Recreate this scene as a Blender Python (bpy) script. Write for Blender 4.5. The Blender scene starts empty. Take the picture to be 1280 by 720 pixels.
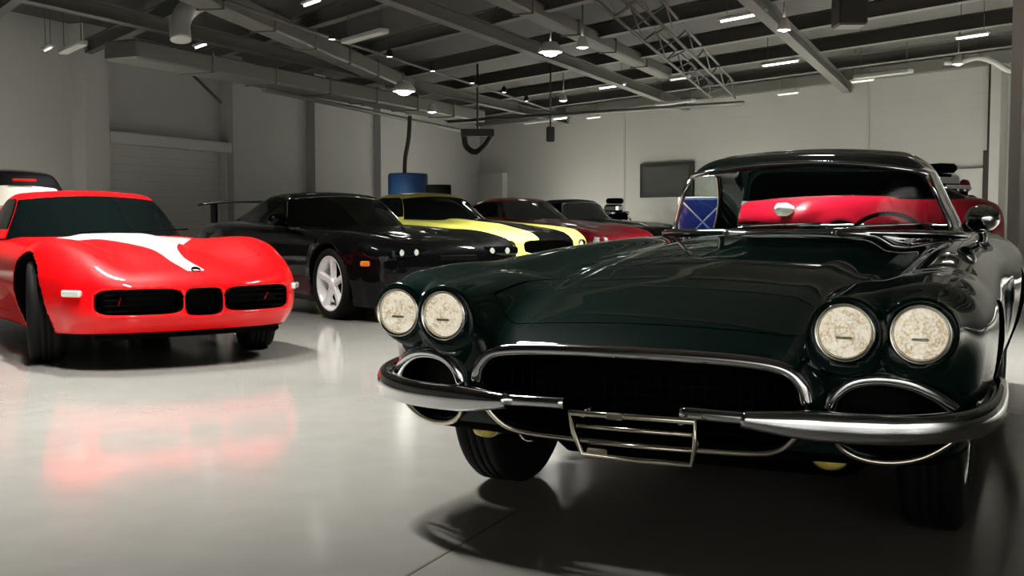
import bpy, math, random
import numpy as np
from mathutils import Vector, Matrix
random.seed(4)
ONLY = None
scn = bpy.context.scene
COL = scn.collection
PI = math.pi
# ------------------------------------------------------------------ materials
def mat(name, col, rough=.5, metal=0., coat=0., coat_r=.03, spec=.5, emit=None, es=1., trans=0., ior=1.45, bump=None, alpha=None):
    m = bpy.data.materials.new(name); m.use_nodes = True
    nt = m.node_tree; b = nt.nodes['Principled BSDF']
    b.inputs['Base Color'].default_value = (*col, 1)
    b.inputs['Roughness'].default_value = rough
    b.inputs['Metallic'].default_value = metal
    b.inputs['Coat Weight'].default_value = coat
    b.inputs['Coat Roughness'].default_value = coat_r
    b.inputs['Specular IOR Level'].default_value = spec
    b.inputs['Transmission Weight'].default_value = trans
    b.inputs['IOR'].default_value = ior
    if emit:
        b.inputs['Emission Color'].default_value = (*emit, 1)
        b.inputs['Emission Strength'].default_value = es
    if bump:
        tc = nt.nodes.new('ShaderNodeTexCoord'); no = nt.nodes.new('ShaderNodeTexNoise')
        no.inputs['Scale'].default_value = bump[0]; no.inputs['Detail'].default_value = 4
        bp = nt.nodes.new('ShaderNodeBump'); bp.inputs['Strength'].default_value = bump[1]; bp.inputs['Distance'].default_value = bump[2] if len(bump) > 2 else .01
        nt.links.new(tc.outputs['Object'], no.inputs['Vector']); nt.links.new(no.outputs['Fac'], bp.inputs['Height']); nt.links.new(bp.outputs['Normal'], b.inputs['Normal'])
    return m
def glass_mat(name, tint, rough=.0, mix=.06):
    # thin glazing: straight-through tinted transmission plus fresnel reflection
    m = bpy.data.materials.new(name); m.use_nodes = True; nt = m.node_tree; nt.nodes.clear()
    out = nt.nodes.new('ShaderNodeOutputMaterial'); mx = nt.nodes.new('ShaderNodeMixShader')
    tr = nt.nodes.new('ShaderNodeBsdfTransparent'); gl = nt.nodes.new('ShaderNodeBsdfGlossy'); fr = nt.nodes.new('ShaderNodeFresnel')
    tr.inputs['Color'].default_value = (*tint, 1); gl.inputs['Roughness'].default_value = rough; ge = nt.nodes.new('ShaderNodeNewGeometry'); mr = nt.nodes.new('ShaderNodeMapRange'); mr.inputs[3].default_value = 1.5; mr.inputs[4].default_value = 1/1.5
    nt.links.new(ge.outputs['Backfacing'], mr.inputs[0]); nt.links.new(mr.outputs[0], fr.inputs['IOR'])
    nt.links.new(fr.outputs[0], mx.inputs[0]); nt.links.new(tr.outputs[0], mx.inputs[1]); nt.links.new(gl.outputs[0], mx.inputs[2]); nt.links.new(mx.outputs[0], out.inputs[0])
    return m
M = {}
M['green'] = mat('dark_green_paint', (.0012, .0135, .0105), .5, 0, 1., .015, .03)
M['green'].node_tree.nodes['Principled BSDF'].inputs['Coat IOR'].default_value = 1.38
M['red'] = mat('bright_red_paint', (.86, .0025, .005), .45, 0, .7, .04, .1)
M['red_dull'] = mat('deep_red_paint', (.27, .003, .014), .4, 0, .6, .05, .1)
M['black'] = mat('black_paint', (.0015, .0015, .002), .5, 0, .65, .03, .05)
M['black'].node_tree.nodes['Principled BSDF'].inputs['Coat IOR'].default_value = 1.36
M['yellow'] = mat('yellow_paint', (.90, .88, .16), .4, 0, .6, .05)
M['cream'] = mat('pale_yellow_paint', (.80, .74, .42), .35, 0, .7, .05)
M['white'] = mat('white_stripe_paint', (.50, .53, .51), .35, 0, .6, .05)
M['chrome'] = mat('chrome', (.80, .81, .83), .07, 1.)
M['brass'] = mat('warm_chrome', (.78, .74, .62), .2, 1.)
M['reflector'] = mat('glowing_headlight_reflector', (.95, .90, .78), .3, .35, bump=(70., 1., .012), emit=(1, .93, .80), es=.30)
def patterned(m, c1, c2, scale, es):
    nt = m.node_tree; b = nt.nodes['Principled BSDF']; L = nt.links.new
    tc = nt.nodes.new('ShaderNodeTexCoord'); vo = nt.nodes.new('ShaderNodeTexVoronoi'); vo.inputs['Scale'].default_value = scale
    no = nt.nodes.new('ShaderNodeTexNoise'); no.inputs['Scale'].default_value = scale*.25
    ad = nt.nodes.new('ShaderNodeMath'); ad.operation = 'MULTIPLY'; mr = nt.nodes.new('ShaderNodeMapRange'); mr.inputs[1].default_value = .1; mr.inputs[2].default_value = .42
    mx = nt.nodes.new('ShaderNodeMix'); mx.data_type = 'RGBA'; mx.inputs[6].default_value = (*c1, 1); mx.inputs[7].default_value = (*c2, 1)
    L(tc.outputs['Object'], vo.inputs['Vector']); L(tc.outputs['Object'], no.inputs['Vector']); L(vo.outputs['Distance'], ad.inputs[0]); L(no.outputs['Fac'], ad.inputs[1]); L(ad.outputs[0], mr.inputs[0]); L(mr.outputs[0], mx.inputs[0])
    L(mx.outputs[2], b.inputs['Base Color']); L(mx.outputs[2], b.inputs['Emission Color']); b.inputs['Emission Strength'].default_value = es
patterned(M['reflector'], (1., .97, .88), (.58, .48, .34), 130., .55)  # added glow and cream-tan pattern stand in for light caught by the bowl
M['lensglass'] = glass_mat('headlight_glass', (.98, .97, .93), .08)
M['alloy'] = mat('silver_alloy', (.95, .95, .93), .32, .3)
M['rubber'] = mat('black_rubber', (.006, .006, .006), .75, spec=.2)
M['dark'] = mat('matt_black', (.0025, .0025, .0025), .9, spec=.05)
M['grille'] = mat('grille_black', (.002, .002, .002), .6, spec=.1)
M['tint'] = mat('dark_tinted_glass', (.002, .004, .004), .03, spec=.4)
M['lens'] = mat('ribbed_headlight_lens', (.86, .82, .72), .12, .35, 1., .05, bump=(38., .55, .006))
M['amber'] = mat('amber_lens', (.75, .22, .02), .2, coat=.8)
M['amber_pale'] = mat('pale_amber_lens', (.78, .62, .12), .25, coat=.6)
M['clear'] = mat('clear_marker_lens', (.85, .85, .8), .15, .3, coat=1., bump=(60., .5, .004))
M['seat'] = mat('red_upholstery', (.32, .006, .02), .45)
M['interior'] = mat('dark_interior', (.006, .010, .010), .7)
M['glass'] = glass_mat('windshield_glass', (.88, .93, .91))
M['blue'] = mat('blue_fabric', (.01, .045, .35), .6)
M['bluep'] = mat('blue_plastic', (.012, .055, .16), .5)
M['steel'] = mat('painted_white_tube', (.75, .75, .7), .35)
# ------------------------------------------------------------------ maths
def spl(pts):
    X = np.array([p[0] for p in pts], float); Y = np.array([p[1] for p in pts], float)
    d = np.diff(Y)/np.diff(X); m = np.zeros(len(X)); m[0] = d[0]; m[-1] = d[-1]
    for i in range(1, len(X)-1):
        h0, h1 = X[i]-X[i-1], X[i+1]-X[i]
        m[i] = (d[i-1]*h1+d[i]*h0)/(h0+h1)
        if d[i-1]*d[i] <= 0: m[i] *= .35
    def f(x):
        x = np.asarray(x, float); xc = np.clip(x, X[0], X[-1])
        i = np.clip(np.searchsorted(X, xc, side='right')-1, 0, len(X)-2)
        h = X[i+1]-X[i]; t = (xc-X[i])/h
        y = (2*t**3-3*t**2+1)*Y[i]+(t**3-2*t**2+t)*h*m[i]+(-2*t**3+3*t**2)*Y[i+1]+(t**3-t**2)*h*m[i+1]
        return y + np.where(x > X[-1], (x-X[-1])*m[-1], 0) + np.where(x < X[0], (x-X[0])*m[0], 0)
    return f
def smax(a, b, k=.03):
    h = np.maximum(k-np.abs(a-b), 0)/k
    return np.maximum(a, b)+h*h*k*.25
def smin(a, b, k=.03): return -smax(-a, -b, k)
def sstep(a, b, x):
    t = np.clip((x-a)/(b-a), 0, 1); return t*t*(3-2*t)
def supe(x, z, a, b, n):       # superellipse distance-like
    r = (np.abs(x/a)**n+np.abs(z/b)**n)**(1./n)
    return (r-1)*min(a, b)
def iso(f, lo, hi, h):
    """closed surface f=0 (mirror symmetric in x), smooth normals from the gradient"""
    xs = np.arange(-h/2, hi[0]+h, h); ys = np.arange(lo[1], hi[1]+h, h); zs = np.arange(lo[2], hi[2]+h, h)
    F = np.empty((len(xs), len(ys), len(zs)), np.float32)
    for j0 in range(0, len(ys), 48):
        X, Y, Z = np.meshgrid(xs, ys[j0:j0+48], zs, indexing='ij'); F[:, j0:j0+48] = f(X, Y, Z)
    S = F < 0
    n = np.array(F.shape)-1
    cnt = np.zeros(n, np.int8)
    for a in (0, 1):
        for b in (0, 1):
            for c in (0, 1): cnt += S[a:a+n[0], b:b+n[1], c:c+n[2]]
    act = (cnt > 0) & (cnt < 8)
    I, J, K = np.nonzero(act); idx = -np.ones(n, np.int64); idx[I, J, K] = np.arange(len(I))
    acc = np.zeros((len(I), 3)); num = np.zeros(len(I))
    for ax in range(3):
        o1, o2 = [q for q in range(3) if q != ax]
        for a in (0, 1):
            for b in (0, 1):
                off = [0, 0, 0]; off[o1] = a; off[o2] = b; off2 = list(off); off2[ax] = 1
                v0 = F[I+off[0], J+off[1], K+off[2]]; v1 = F[I+off2[0], J+off2[1], K+off2[2]]
                c = (v0 < 0) != (v1 < 0); t = np.where(c, v0/np.where(c, v0-v1, 1), 0)
                p = np.zeros((len(I), 3)); p[:, o1] = a; p[:, o2] = b; p[:, ax] = t
                acc += p*c[:, None]; num += c
    V = np.stack([I, J, K], 1)+acc/num[:, None]
    V = V*h+np.array([xs[0], ys[0], zs[0]])
    cen = I == 0; V[cen, 0] = 0
    Q = []
    for ax in range(3):
        o1, o2 = [(1, 2), (2, 0), (0, 1)][ax]
        sl0 = [slice(None)]*3; sl1 = [slice(None)]*3; sl0[ax] = slice(0, -1); sl1[ax] = slice(1, None)
        s0 = S[tuple(sl0)]; s1 = S[tuple(sl1)]
        P = np.stack(np.nonzero(s0 != s1), 1)
        ok = (P[:, o1] > 0) & (P[:, o2] > 0) & (P[:, o1] < n[o1]) & (P[:, o2] < n[o2]); P = P[ok]
        q = []
        for a, b in ((-1, -1), (0, -1), (0, 0), (-1, 0)):
            R = P.copy(); R[:, o1] += a; R[:, o2] += b; q.append(idx[R[:, 0], R[:, 1], R[:, 2]])
        q = np.stack(q, 1); fl = ~s0[P[:, 0], P[:, 1], P[:, 2]]
        q[fl] = q[fl][:, ::-1]; Q.append(q)
    Q = np.concatenate(Q); Q = Q[(Q >= 0).all(1)]
    for it in range(3):
        g = grad(f, V); fv = f(V[:, 0], V[:, 1], V[:, 2])
        st = np.clip(fv/np.maximum((g*g).sum(1), .1), -h*.6, h*.6); V = V-g*st[:, None]; V[cen, 0] = 0
    # mirror
    N = len(V); mi = np.arange(N)+N; mi[cen] = np.nonzero(cen)[0]
    keep = ~cen; new = np.cumsum(keep)-1+N; mi = np.where(cen, np.arange(N), new)
    V2 = V[keep]*np.array([-1, 1, 1]); Q2 = mi[Q][:, ::-1]
    V = np.concatenate([V, V2]); Q = np.concatenate([Q, Q2])
    return Msh(V, Q, [], f)
def grad(f, V, e=.0015):
    g = np.empty_like(V)
    for a in range(3):
        P = V.copy(); P[:, a] += e; R = V.copy(); R[:, a] -= e
        g[:, a] = (f(P[:, 0], P[:, 1], P[:, 2])-f(R[:, 0], R[:, 1], R[:, 2]))/(2*e)
    return g
class Msh:
    def __init__(s, V, Q, polys, f): s.V, s.Q, s.P, s.f = V, Q, polys, f
    def nfaces(s): return len(s.Q)+len(s.P)
    def split(s, g, gap=0.):
        """-> (g>gap part, g<-gap part)"""
        if gap: return s.split(lambda x, y, z: g(x, y, z)-gap)[0], s.split(lambda x, y, z: -(g(x, y, z)+gap))[0]
        V = s.V; gv = g(V[:, 0], V[:, 1], V[:, 2]); pos = gv > 0
        q = pos[s.Q]; a = q.all(1); n = ~q.any(1); mx = ~(a | n)
        newV = []; cache = {}; Pi = []; Po = []
        base = len(V)
        for poly in [tuple(r) for r in s.Q[mx]]+list(s.P):
            ins, outs = [], []; L = len(poly)
            for i in range(L):
                u, v = poly[i], poly[(i+1) % L]
                (ins if pos[u] else outs).append(u)
                if pos[u] != pos[v]:
                    k = (min(u, v), max(u, v))
                    if k not in cache:
                        t = gv[k[0]]/(gv[k[0]]-gv[k[1]]); cache[k] = base+len(newV); newV.append(V[k[0]]+(V[k[1]]-V[k[0]])*t)
                    ins.append(cache[k]); outs.append(cache[k])
            if len(ins) > 2: Pi.append(tuple(ins))
            if len(outs) > 2: Po.append(tuple(outs))
        V2 = np.concatenate([V, np.array(newV)]) if newV else V
        return Msh(V2, s.Q[a], Pi, s.f), Msh(V2, s.Q[n], Po, s.f)
    def compact(s):
        used = np.zeros(len(s.V), bool); used[s.Q.ravel()] = True
        for p in s.P: used[list(p)] = True
        m = np.cumsum(used)-1
        s.V = s.V[used]; s.Q = m[s.Q]; s.P = [tuple(int(m[i]) for i in p) for p in s.P]; return s
    def loops(s, minlen=.15):
        from collections import defaultdict
        cnt = {}
        for poly in [tuple(int(i) for i in r) for r in s.Q]+s.P:
            L = len(poly)
            for i in range(L):
                u, v = poly[i], poly[(i+1) % L]; k = (min(u, v), max(u, v)); cnt[k] = cnt.get(k, 0)+1
        adj = defaultdict(list)
        for (u, v), c in cnt.items():
            if c == 1: adj[u].append(v); adj[v].append(u)
        seen = set(); out = []
        for st in list(adj):
            if st in seen: continue
            lp = [st]; seen.add(st); cur = st
            while True:
                nx = [w for w in adj[cur] if w not in seen]
                if not nx: break
                cur = nx[0]; seen.add(cur); lp.append(cur)
            P = s.V[lp]; ln = np.linalg.norm(np.diff(P, axis=0), axis=1).sum()
            if ln > minlen: out.append(P)
        return out
    def obj(s, name, m, parent=None, solid=0.):
        s.compact()
        me = bpy.data.meshes.new(name)
        me.from_pydata(s.V.tolist(), [], s.Q.tolist()+[list(p) for p in s.P])
        me.polygons.foreach_set('use_smooth', [True]*len(me.polygons))
        g = grad(s.f, s.V); g /= np.maximum(np.linalg.norm(g, axis=1), 1e-6)[:, None]
        me.materials.append(m); me.validate(); 
        if len(me.vertices) == len(g): me.normals_split_custom_set_from_vertices(g.tolist())
        o = bpy.data.objects.new(name, me); COL.objects.link(o)
        if parent: o.parent = parent
        if solid:
            md = o.modifiers.new('thickness', 'SOLIDIFY'); md.thickness = solid; md.offset = -1
        return o
# ------------------------------------------------------------------ ordinary mesh building
class MB:
    def __init__(s): s.v = []; s.f = []; s.sm = []
    def add(s, vs, fs, smooth=False):
        b = len(s.v); s.v += [tuple(map(float, p)) for p in vs]; s.f += [tuple(i+b for i in f) for f in fs]; s.sm += [smooth]*len(fs); return s
    def box(s, c, d, bev=0., rot=0.):
        x, y, z = [q/2 for q in d]
        if bev:
            b = min(bev, x*.9, y*.9, z*.9); lay = [(-z, b), (-z+b, 0), (z-b, 0), (z, b)]; vs = []
            for (zz, ins) in lay:
                X, Y = x-ins, y-ins; b2 = b if ins == 0 else b*.4
                for (sx, sy) in ((1, 1), (-1, 1), (-1, -1), (1, -1)):
                    p = [(sx*(X-b2), sy*Y), (sx*X, sy*(Y-b2))]
                    if sx*sy > 0: p = p[::-1]
                    vs += [(a, bb, zz) for a, bb in p]
            n = 8; fs = []
            for k in range(3):
                for i in range(n): j = (i+1) % n; fs.append((k*n+i, k*n+j, (k+1)*n+j, (k+1)*n+i))
            fs.append(tuple(range(n))[::-1]); fs.append(tuple(range(3*n, 4*n)))
        else:
            vs = [(a, b2, c2) for c2 in (-z, z) for (a, b2) in ((-x, -y), (x, -y), (x, y), (-x, y))]
            fs = [(3, 2, 1, 0), (4, 5, 6, 7), (0, 1, 5, 4), (1, 2, 6, 5), (2, 3, 7, 6), (3, 0, 4, 7)]
        cr, sr = math.cos(rot), math.sin(rot)
        return s.add([(c[0]+a*cr-b2*sr, c[1]+a*sr+b2*cr, c[2]+d2) for a, b2, d2 in vs], fs)
    def sweep(s, path, sec, closed=False, up=(0, 0, 1), cap=True, smooth=True):
        """sec: list of (u,v) or function(t)->list; u along side, v along up"""
        P = np.array(path, float); n = len(P); up = np.array(up, float); rings = []
        for i in range(n):
            if closed: T = P[(i+1) % n]-P[i-1]
            else: T = P[min(i+1, n-1)]-P[max(i-1, 0)]
            T = T/(np.linalg.norm(T)+1e-12); N = np.cross(T, up)
            if np.linalg.norm(N) < 1e-4: N = np.cross(T, (0.13, 1, 0))
            N /= np.linalg.norm(N); U = np.cross(N, T)
            sc = sec(i/(n-1)) if callable(sec) else sec
            rings.append([P[i]+N*a+U*b for a, b in sc])
        k = len(rings[0]); vs = [p for r in rings for p in r]; fs = []
        for i in range(n if closed else n-1):
            for j in range(k):
                a, b = i*k+j, i*k+(j+1) % k; c, d = ((i+1) % n)*k+(j+1) % k, ((i+1) % n)*k+j; fs.append((a, b, c, d))
        s.add(vs, fs, smooth)
        if not closed and cap: s.f += [tuple(len(s.v)-len(vs)+j for j in range(k))[::-1], tuple(len(s.v)-k+j for j in range(k))]; s.sm += [False]*2
        return s
    def tube(s, path, r, closed=False, n=8, **kw):
        f = (lambda t: [(r(t)*math.cos(2*PI*i/n), r(t)*math.sin(2*PI*i/n)) for i in range(n)]) if callable(r) else [(r*math.cos(2*PI*i/n), r*math.sin(2*PI*i/n)) for i in range(n)]
        # parallel transport
        P = np.array(path, float); m = len(P)
        T = [(P[(i+1) % m]-P[i-1]) if closed else P[min(i+1, m-1)]-P[max(i-1, 0)] for i in range(m)]
        T = [t/(np.linalg.norm(t)+1e-12) for t in T]
        N = np.cross(T[0], (0, 0, 1.)); 
        if np.linalg.norm(N) < .1: N = np.cross(T[0], (1., 0, 0))
        N /= np.linalg.norm(N); vs = []
        for i in range(m):
            N = N-T[i]*N.dot(T[i]); N /= np.linalg.norm(N)+1e-12; B = np.cross(T[i], N); sc = f(i/max(m-1, 1)) if callable(f) else f
            vs += [P[i]+N*a+B*b for a, b in sc]
        fs = []
        for i in range(m if closed else m-1):
            for j in range(n): i2 = (i+1) % m; fs.append((i*n+j, i2*n+j, i2*n+(j+1) % n, i*n+(j+1) % n))
        s.add(vs, fs, True)
        if not closed: b = len(s.v)-len(vs); s.f += [tuple(b+j for j in range(n)), tuple(b+(m-1)*n+j for j in range(n))[::-1]]; s.sm += [False]*2
        return s
    def lathe(s, prof, c=(0, 0, 0), axis=(0, 0, 1), n=32, smooth=True, capped=False):
        """prof: (r, h) list along axis"""
        A = Vector(axis).normalized(); q = A.to_track_quat('Z', 'Y'); vs = []
        for r, h in prof:
            for i in range(n):
                a = 2*PI*i/n; p = q @ Vector((r*math.cos(a), r*math.sin(a), h)); vs.append((p.x+c[0], p.y+c[1], p.z+c[2]))
        fs = [(k*n+i, k*n+(i+1) % n, (k+1)*n+(i+1) % n, (k+1)*n+i) for k in range(len(prof)-1) for i in range(n)]
        s.add(vs, fs, smooth)
        if capped: b = len(s.v)-len(vs); s.f += [tuple(b+i for i in range(n))[::-1], tuple(b+(len(prof)-1)*n+i for i in range(n))]; s.sm += [False]*2
        return s
    def obj(s, name, m, parent=None, loc=None, rz=0.):
        me = bpy.data.meshes.new(name); me.from_pydata(s.v, [], s.f); me.polygons.foreach_set('use_smooth', s.sm)
        import bmesh
        bm = bmesh.new(); bm.from_mesh(me); bmesh.ops.recalc_face_normals(bm, faces=bm.faces); bm.to_mesh(me); bm.free()
        me.materials.append(m); me.validate()
        o = bpy.data.objects.new(name, me); COL.objects.link(o)
        if parent: o.parent = parent
        if loc: o.location = loc
        o.rotation_euler.z = rz
        return o
def crom(pts, n=8, closed=False):
    P = [np.array(p, float) for p in pts]; m = len(P); out = []
    for i in range(m if closed else m-1):
        if closed: a, b, c, d = P[i-1], P[i], P[(i+1) % m], P[(i+2) % m]
        else: b, c = P[i], P[i+1]; a = P[i-1] if i else 2*b-c; d = P[i+2] if i+2 < m else 2*c-b
        for k in range(n):
            t = k/n; out.append(.5*((2*b)+(-a+c)*t+(2*a-5*b+4*c-d)*t*t+(-a+3*b-3*c+d)*t**3))
    if not closed: out.append(P[-1])
    return out
def resamp(P, step, closed=True):
    P = np.array(P); 
    if closed: P = np.vstack([P, P[:1]])
    d = np.r_[0, np.cumsum(np.linalg.norm(np.diff(P, axis=0), axis=1))]; n = max(8, int(d[-1]/step)); t = np.linspace(0, d[-1], n+1)
    R = np.stack([np.interp(t, d, P[:, a]) for a in range(3)], 1); R = R[:-1] if closed else R
    for _ in range(3):
        if closed: R = (np.roll(R, 1, 0)+2*R+np.roll(R, -1, 0))/4
    return R
def thing(name, label, cat, loc=(0, 0, 0), rz=0., group=None):
    o = bpy.data.objects.new(name, None); COL.objects.link(o); o.empty_display_size = .2
    o.location = loc; o.rotation_euler.z = rz; o['label'] = label; o['category'] = cat
    if group: o['group'] = group
    return o
def tag(o, label, cat, group=None):
    o['label'] = label; o['category'] = cat
    if group: o['group'] = group
    return o
def struct(o): o['kind'] = 'structure'; return o
def copy_tree(o, parent=None):
    c = o.copy(); COL.objects.link(c)
    if parent: c.parent = parent
    for ch in list(o.children): copy_tree(ch, c)
    return c
# ------------------------------------------------------------------ wheels
def tyre_prof(R, w, ri):
    h = w/2
    return [(ri, -h*.82), (ri+.01, -h*.92), (ri+(R-ri)*.4, -h*1.02), (ri+(R-ri)*.8, -h*.97), (R-.012, -h*.86), (R-.001, -h*.7), (R, -h*.35), (R-.006, -h*.33), (R-.006, -h*.29), (R, -h*.27), (R, -.004), (R-.006, -.003), (R-.006, .003), (R, .004), (R, h*.27), (R-.006, h*.29), (R-.006, h*.33), (R, h*.35), (R-.001, h*.7), (R-.012, h*.86), (ri+(R-ri)*.8, h*.97), (ri+(R-ri)*.4, h*1.02), (ri+.01, h*.92), (ri, h*.82)]
def wheel(parent, c, side, R=.335, w=.2, ri=.22, spokes=5, rim_mat=None, steer=0., steel=False):
    """side=+1: outer face towards +x"""
    t = MB().lathe(tyre_prof(R, w, ri), axis=(1, 0, 0), n=56).obj('wheel', M['rubber'], parent, c)
    t.rotation_euler.z = steer
    rm = rim_mat or M['alloy']; s = side; b = MB(); ho = s*w*.42
    b.lathe([(ri+.004, ho), (ri+.012, ho*1.04), (ri-.004, ho*1.08), (ri-.018, ho*.9), (ri-.03, ho*.2), (ri-.03, -ho), (ri, -ho)], axis=(1, 0, 0), n=48)
    b.obj('rim', rm, t)
    b = MB()
    if steel:
        b.lathe([(ri-.025, ho*.3), (ri*.75, ho*.65), (ri*.55, ho*.55), (ri*.4, ho*.75), (ri*.2, ho*.95), (.001, ho*1.05)], axis=(1, 0, 0), n=40)
    else:
        for k in range(spokes):
            a = 2*PI*k/spokes+.3; ca, sa = math.cos(a), math.sin(a); vs = []
            for (r, hw, x0, x1) in ((.03, .034, .5, .86), (ri*.5, .027, .45, .84), (ri*.8, .033, .5, .9), (ri-.008, .050, .6, 1.0)):
                for (q, x) in ((-hw, x0), (-hw*.7, x1), (hw*.7, x1), (hw, x0)):
                    vs.append((x*ho, r*ca-q*sa, r*sa+q*ca))
            fs = [(4*i+j, 4*i+(j+1) % 4, 4*i+4+(j+1) % 4, 4*i+4+j) for i in range(3) for j in range(4)]+[(12, 13, 14, 15)]
            b.add(vs, fs)
        b.lathe([(.055, ho*.5), (.055, ho*.9), (.035, ho*1.0), (.001, ho*1.02)], axis=(1, 0, 0), n=24)
    b.obj('spoke_face', rm, t)
    MB().lathe([(ri-.03, -ho*.1), (.02, -ho*.1)], axis=(1, 0, 0), n=24).obj('brake_disc', M['dark'], t)
    return t
# ------------------------------------------------------------------ dark green classic coupe (front at y=0, tail at +y)
def build_green():
    YAW = -.4522; HX, HY = 1.0506+.015, -2.9412
    c, s = math.cos(YAW), math.sin(YAW)
    root = thing('classic_coupe', 'dark green classic two-door coupe with four round headlights, nearest car on the floor', 'car',
                 (-(HX*c-HY*s), -(HX*s+HY*c), 0), YAW)
    Wy = spl([(0, .80), (.1, .865), (.3, .905), (.8, .925), (1.6, .905), (2.6, .895), (3.5, .92), (4.1, .87), (4.45, .68)])
    Wz = spl([(.15, -.12), (.3, -.07), (.45, -.02), (.6, 0), (.72, -.012), (.80, -.04), (.9, -.12)])
    Th = spl([(-.2, .44), (0, .566), (.12, .642), (.35, .716), (.7, .780), (1.1, .828), (1.6, .868), (2.2, .893), (2.6, .90), (3.6, .895), (4.1, .84), (4.45, .70)])
    Tf = spl([(-.1, .765), (.1, .772), (.5, .803), (.9, .832), (1.4, .862), (2.0, .882), (2.6, .885), (3.3, .90), (4.0, .86), (4.45, .70)])
    bow = spl([(0, .0), (.3, .008), (.5, .022), (.7, .06), (.87, .17), (1.0, .33)])
    prf = spl([(.25, .12), (.32, .07), (.42, .02), (.52, 0), (.60, .0), (.7, .02)])
    def face(ax, z): return bow(ax)+prf(z)
    XI, XO, ZL = .585, .765, .682
    def f(x, y, z):
        ax = np.sqrt(x*x+1e-5)
        side = (ax-Wy(y)-Wz(z))*.96
        bul = .02*(1-sstep(.34, .46, ax-.04*(2.2-y)*.3))*sstep(.05, .5, y)
        hood = Th(y)+bul-.09*ax**2
        dx = ax-.70
        fen = Tf(y)-np.where(dx < 0, 1.5, .55)*dx*dx-.06*sstep(.02, .12, -dx)*sstep(2.0, 1.0, y)
        top = (z-smax(hood, fen, .05))*.93
        front = (face(ax, z)-y)*.9
        b = smax(side, top, .10)
        b = smax(b, front, .07)
        b = smax(b, (4.45+.04-.25*ax**2-y)*-1, .12)
        # headlight pods
        for xc, y0 in ((XI, -.045), (XO, -.01)):
            zc = ZL+.055*np.clip(y, 0, 2)
            d = np.sqrt((ax-xc)**2+(z-zc)**2+1e-6)-(.092+.00*y)
            d = smax(d, y0+.02+(ZL+.1-z)*.16-y, .014)
            d = smax(d, y-.9, .6)
            pod = d if xc == XI else smin(pod, d, .022)
        b = smin(b, pod, .10)
        for xc, y0 in ((XI, -.045), (XO, -.01)):
            r = np.sqrt((ax-xc)**2+(z-ZL)**2+1e-6)
            b = smax(b, -smax(r-.075, y-(y0+.080), .004), .006)
        b = smax(b, .316-.10*sstep(.45, 1.2, y)-z, .02)
        # grille and side intakes
        g = smax(supe(x, z-.460, .475, .118, 4.), y-.42, .02)
        b = smax(b, -g, .014)
        ty = bow(ax)+.13
        sl = z-.448-.12*(.70-ax)*.3
        n = smax(smax(supe(ax-.70, sl, .155, .100, 2.4), y-ty, .02), ax-Wy(y)-Wz(z)+.022, .01)
        b = smax(b, -n, .014)
        # wheel wells
        for yc in (.80, 3.39):
            w = np.sqrt((y-yc)**2+(z-.33)**2+1e-6)-.385
            w = smax(w, .50-ax, .02); b = smax(b, -w, .012)
        # cockpit
        ck = smax(smax(ax-.66, np.abs(y-2.93)-.58, .1), .40-z, .08)
        b = smax(b, -ck, .02)
        # side cove
        cv = smax(smax(np.abs(y-2.0)-.72, np.abs(z-.56)-.12, .05), .875-ax, .02)
        b = smax(b, -cv, .03)
        return b
    m = iso(f, (0, -.12, .14), (.99, 4.56, 1.0), .0135)
    wellf = lambda x, y, z: np.maximum(np.minimum(np.abs(x)-.48, np.maximum(.392-np.sqrt((y-.80)**2+(z-.33)**2), .392-np.sqrt((y-3.39)**2+(z-.33)**2))), .347-.115*sstep(.45, 1.2, y)-z)
    under, m = m.split(wellf)
    # grille cavities
    def cav(x, y, z):
        ax = np.abs(x)
        return np.maximum(np.minimum(-supe(x, z-.460, .478, .121, 4.)+.001, np.minimum(y-face(ax, z)-.012, .6-y)), np.minimum(-supe(ax-.70, z-.448-.036*(.70-ax), .161, .103, 2.4)+.001, np.minimum(y-face(ax, z)-.012, .7-y)))
    cvt, m = m.split(cav)
    ckp, m = m.split(lambda x, y, z: np.minimum(np.minimum(.665-np.abs(x), .585-np.abs(y-2.93)), .885-z))
    hood, m = m.split(lambda x, y, z: np.minimum(np.minimum(.50+.02*y-np.abs(x), y-.16), np.minimum(2.06-y, z-.6)), .0022)
    dl = lambda x, y, z: np.minimum(np.minimum(.50-np.abs(y-2.78), np.abs(x)-.70), z-.34)
    door, m = m.split(dl, .002)
    m.obj('body', M['green'], root); hood.obj('hood', M['green'], root)
    dR, dL = door.split(lambda x, y, z: x); dR.obj('door', M['green'], root); dL.obj('door', M['green'], root)
    under.obj('underbody', M['dark'], root); cvt.obj('grille_cavity', M['grille'], root); ckp.obj('cockpit_lining', M['interior'], root)
    # grille bars deep inside
    g = MB()
    for k in range(7): g.tube([(-.45, .16, .36+k*.032), (.45, .16, .36+k*.032)], .003)
    for k in range(27): g.tube([(-.442+k*.034, .165, .335), (-.442+k*.034, .165, .58)], .003)
    g.obj('grille_mesh', M['grille'], root)
    # chrome surround of the main opening
    def onf(x, z, o=.008): return (x, float(face(abs(x), z))-o, z)
    def flat(w, d): return lambda t: [(d*math.cos(a)*.9, w*math.sin(a)) for a in [2*PI*i/12 for i in range(12)]]
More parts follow.
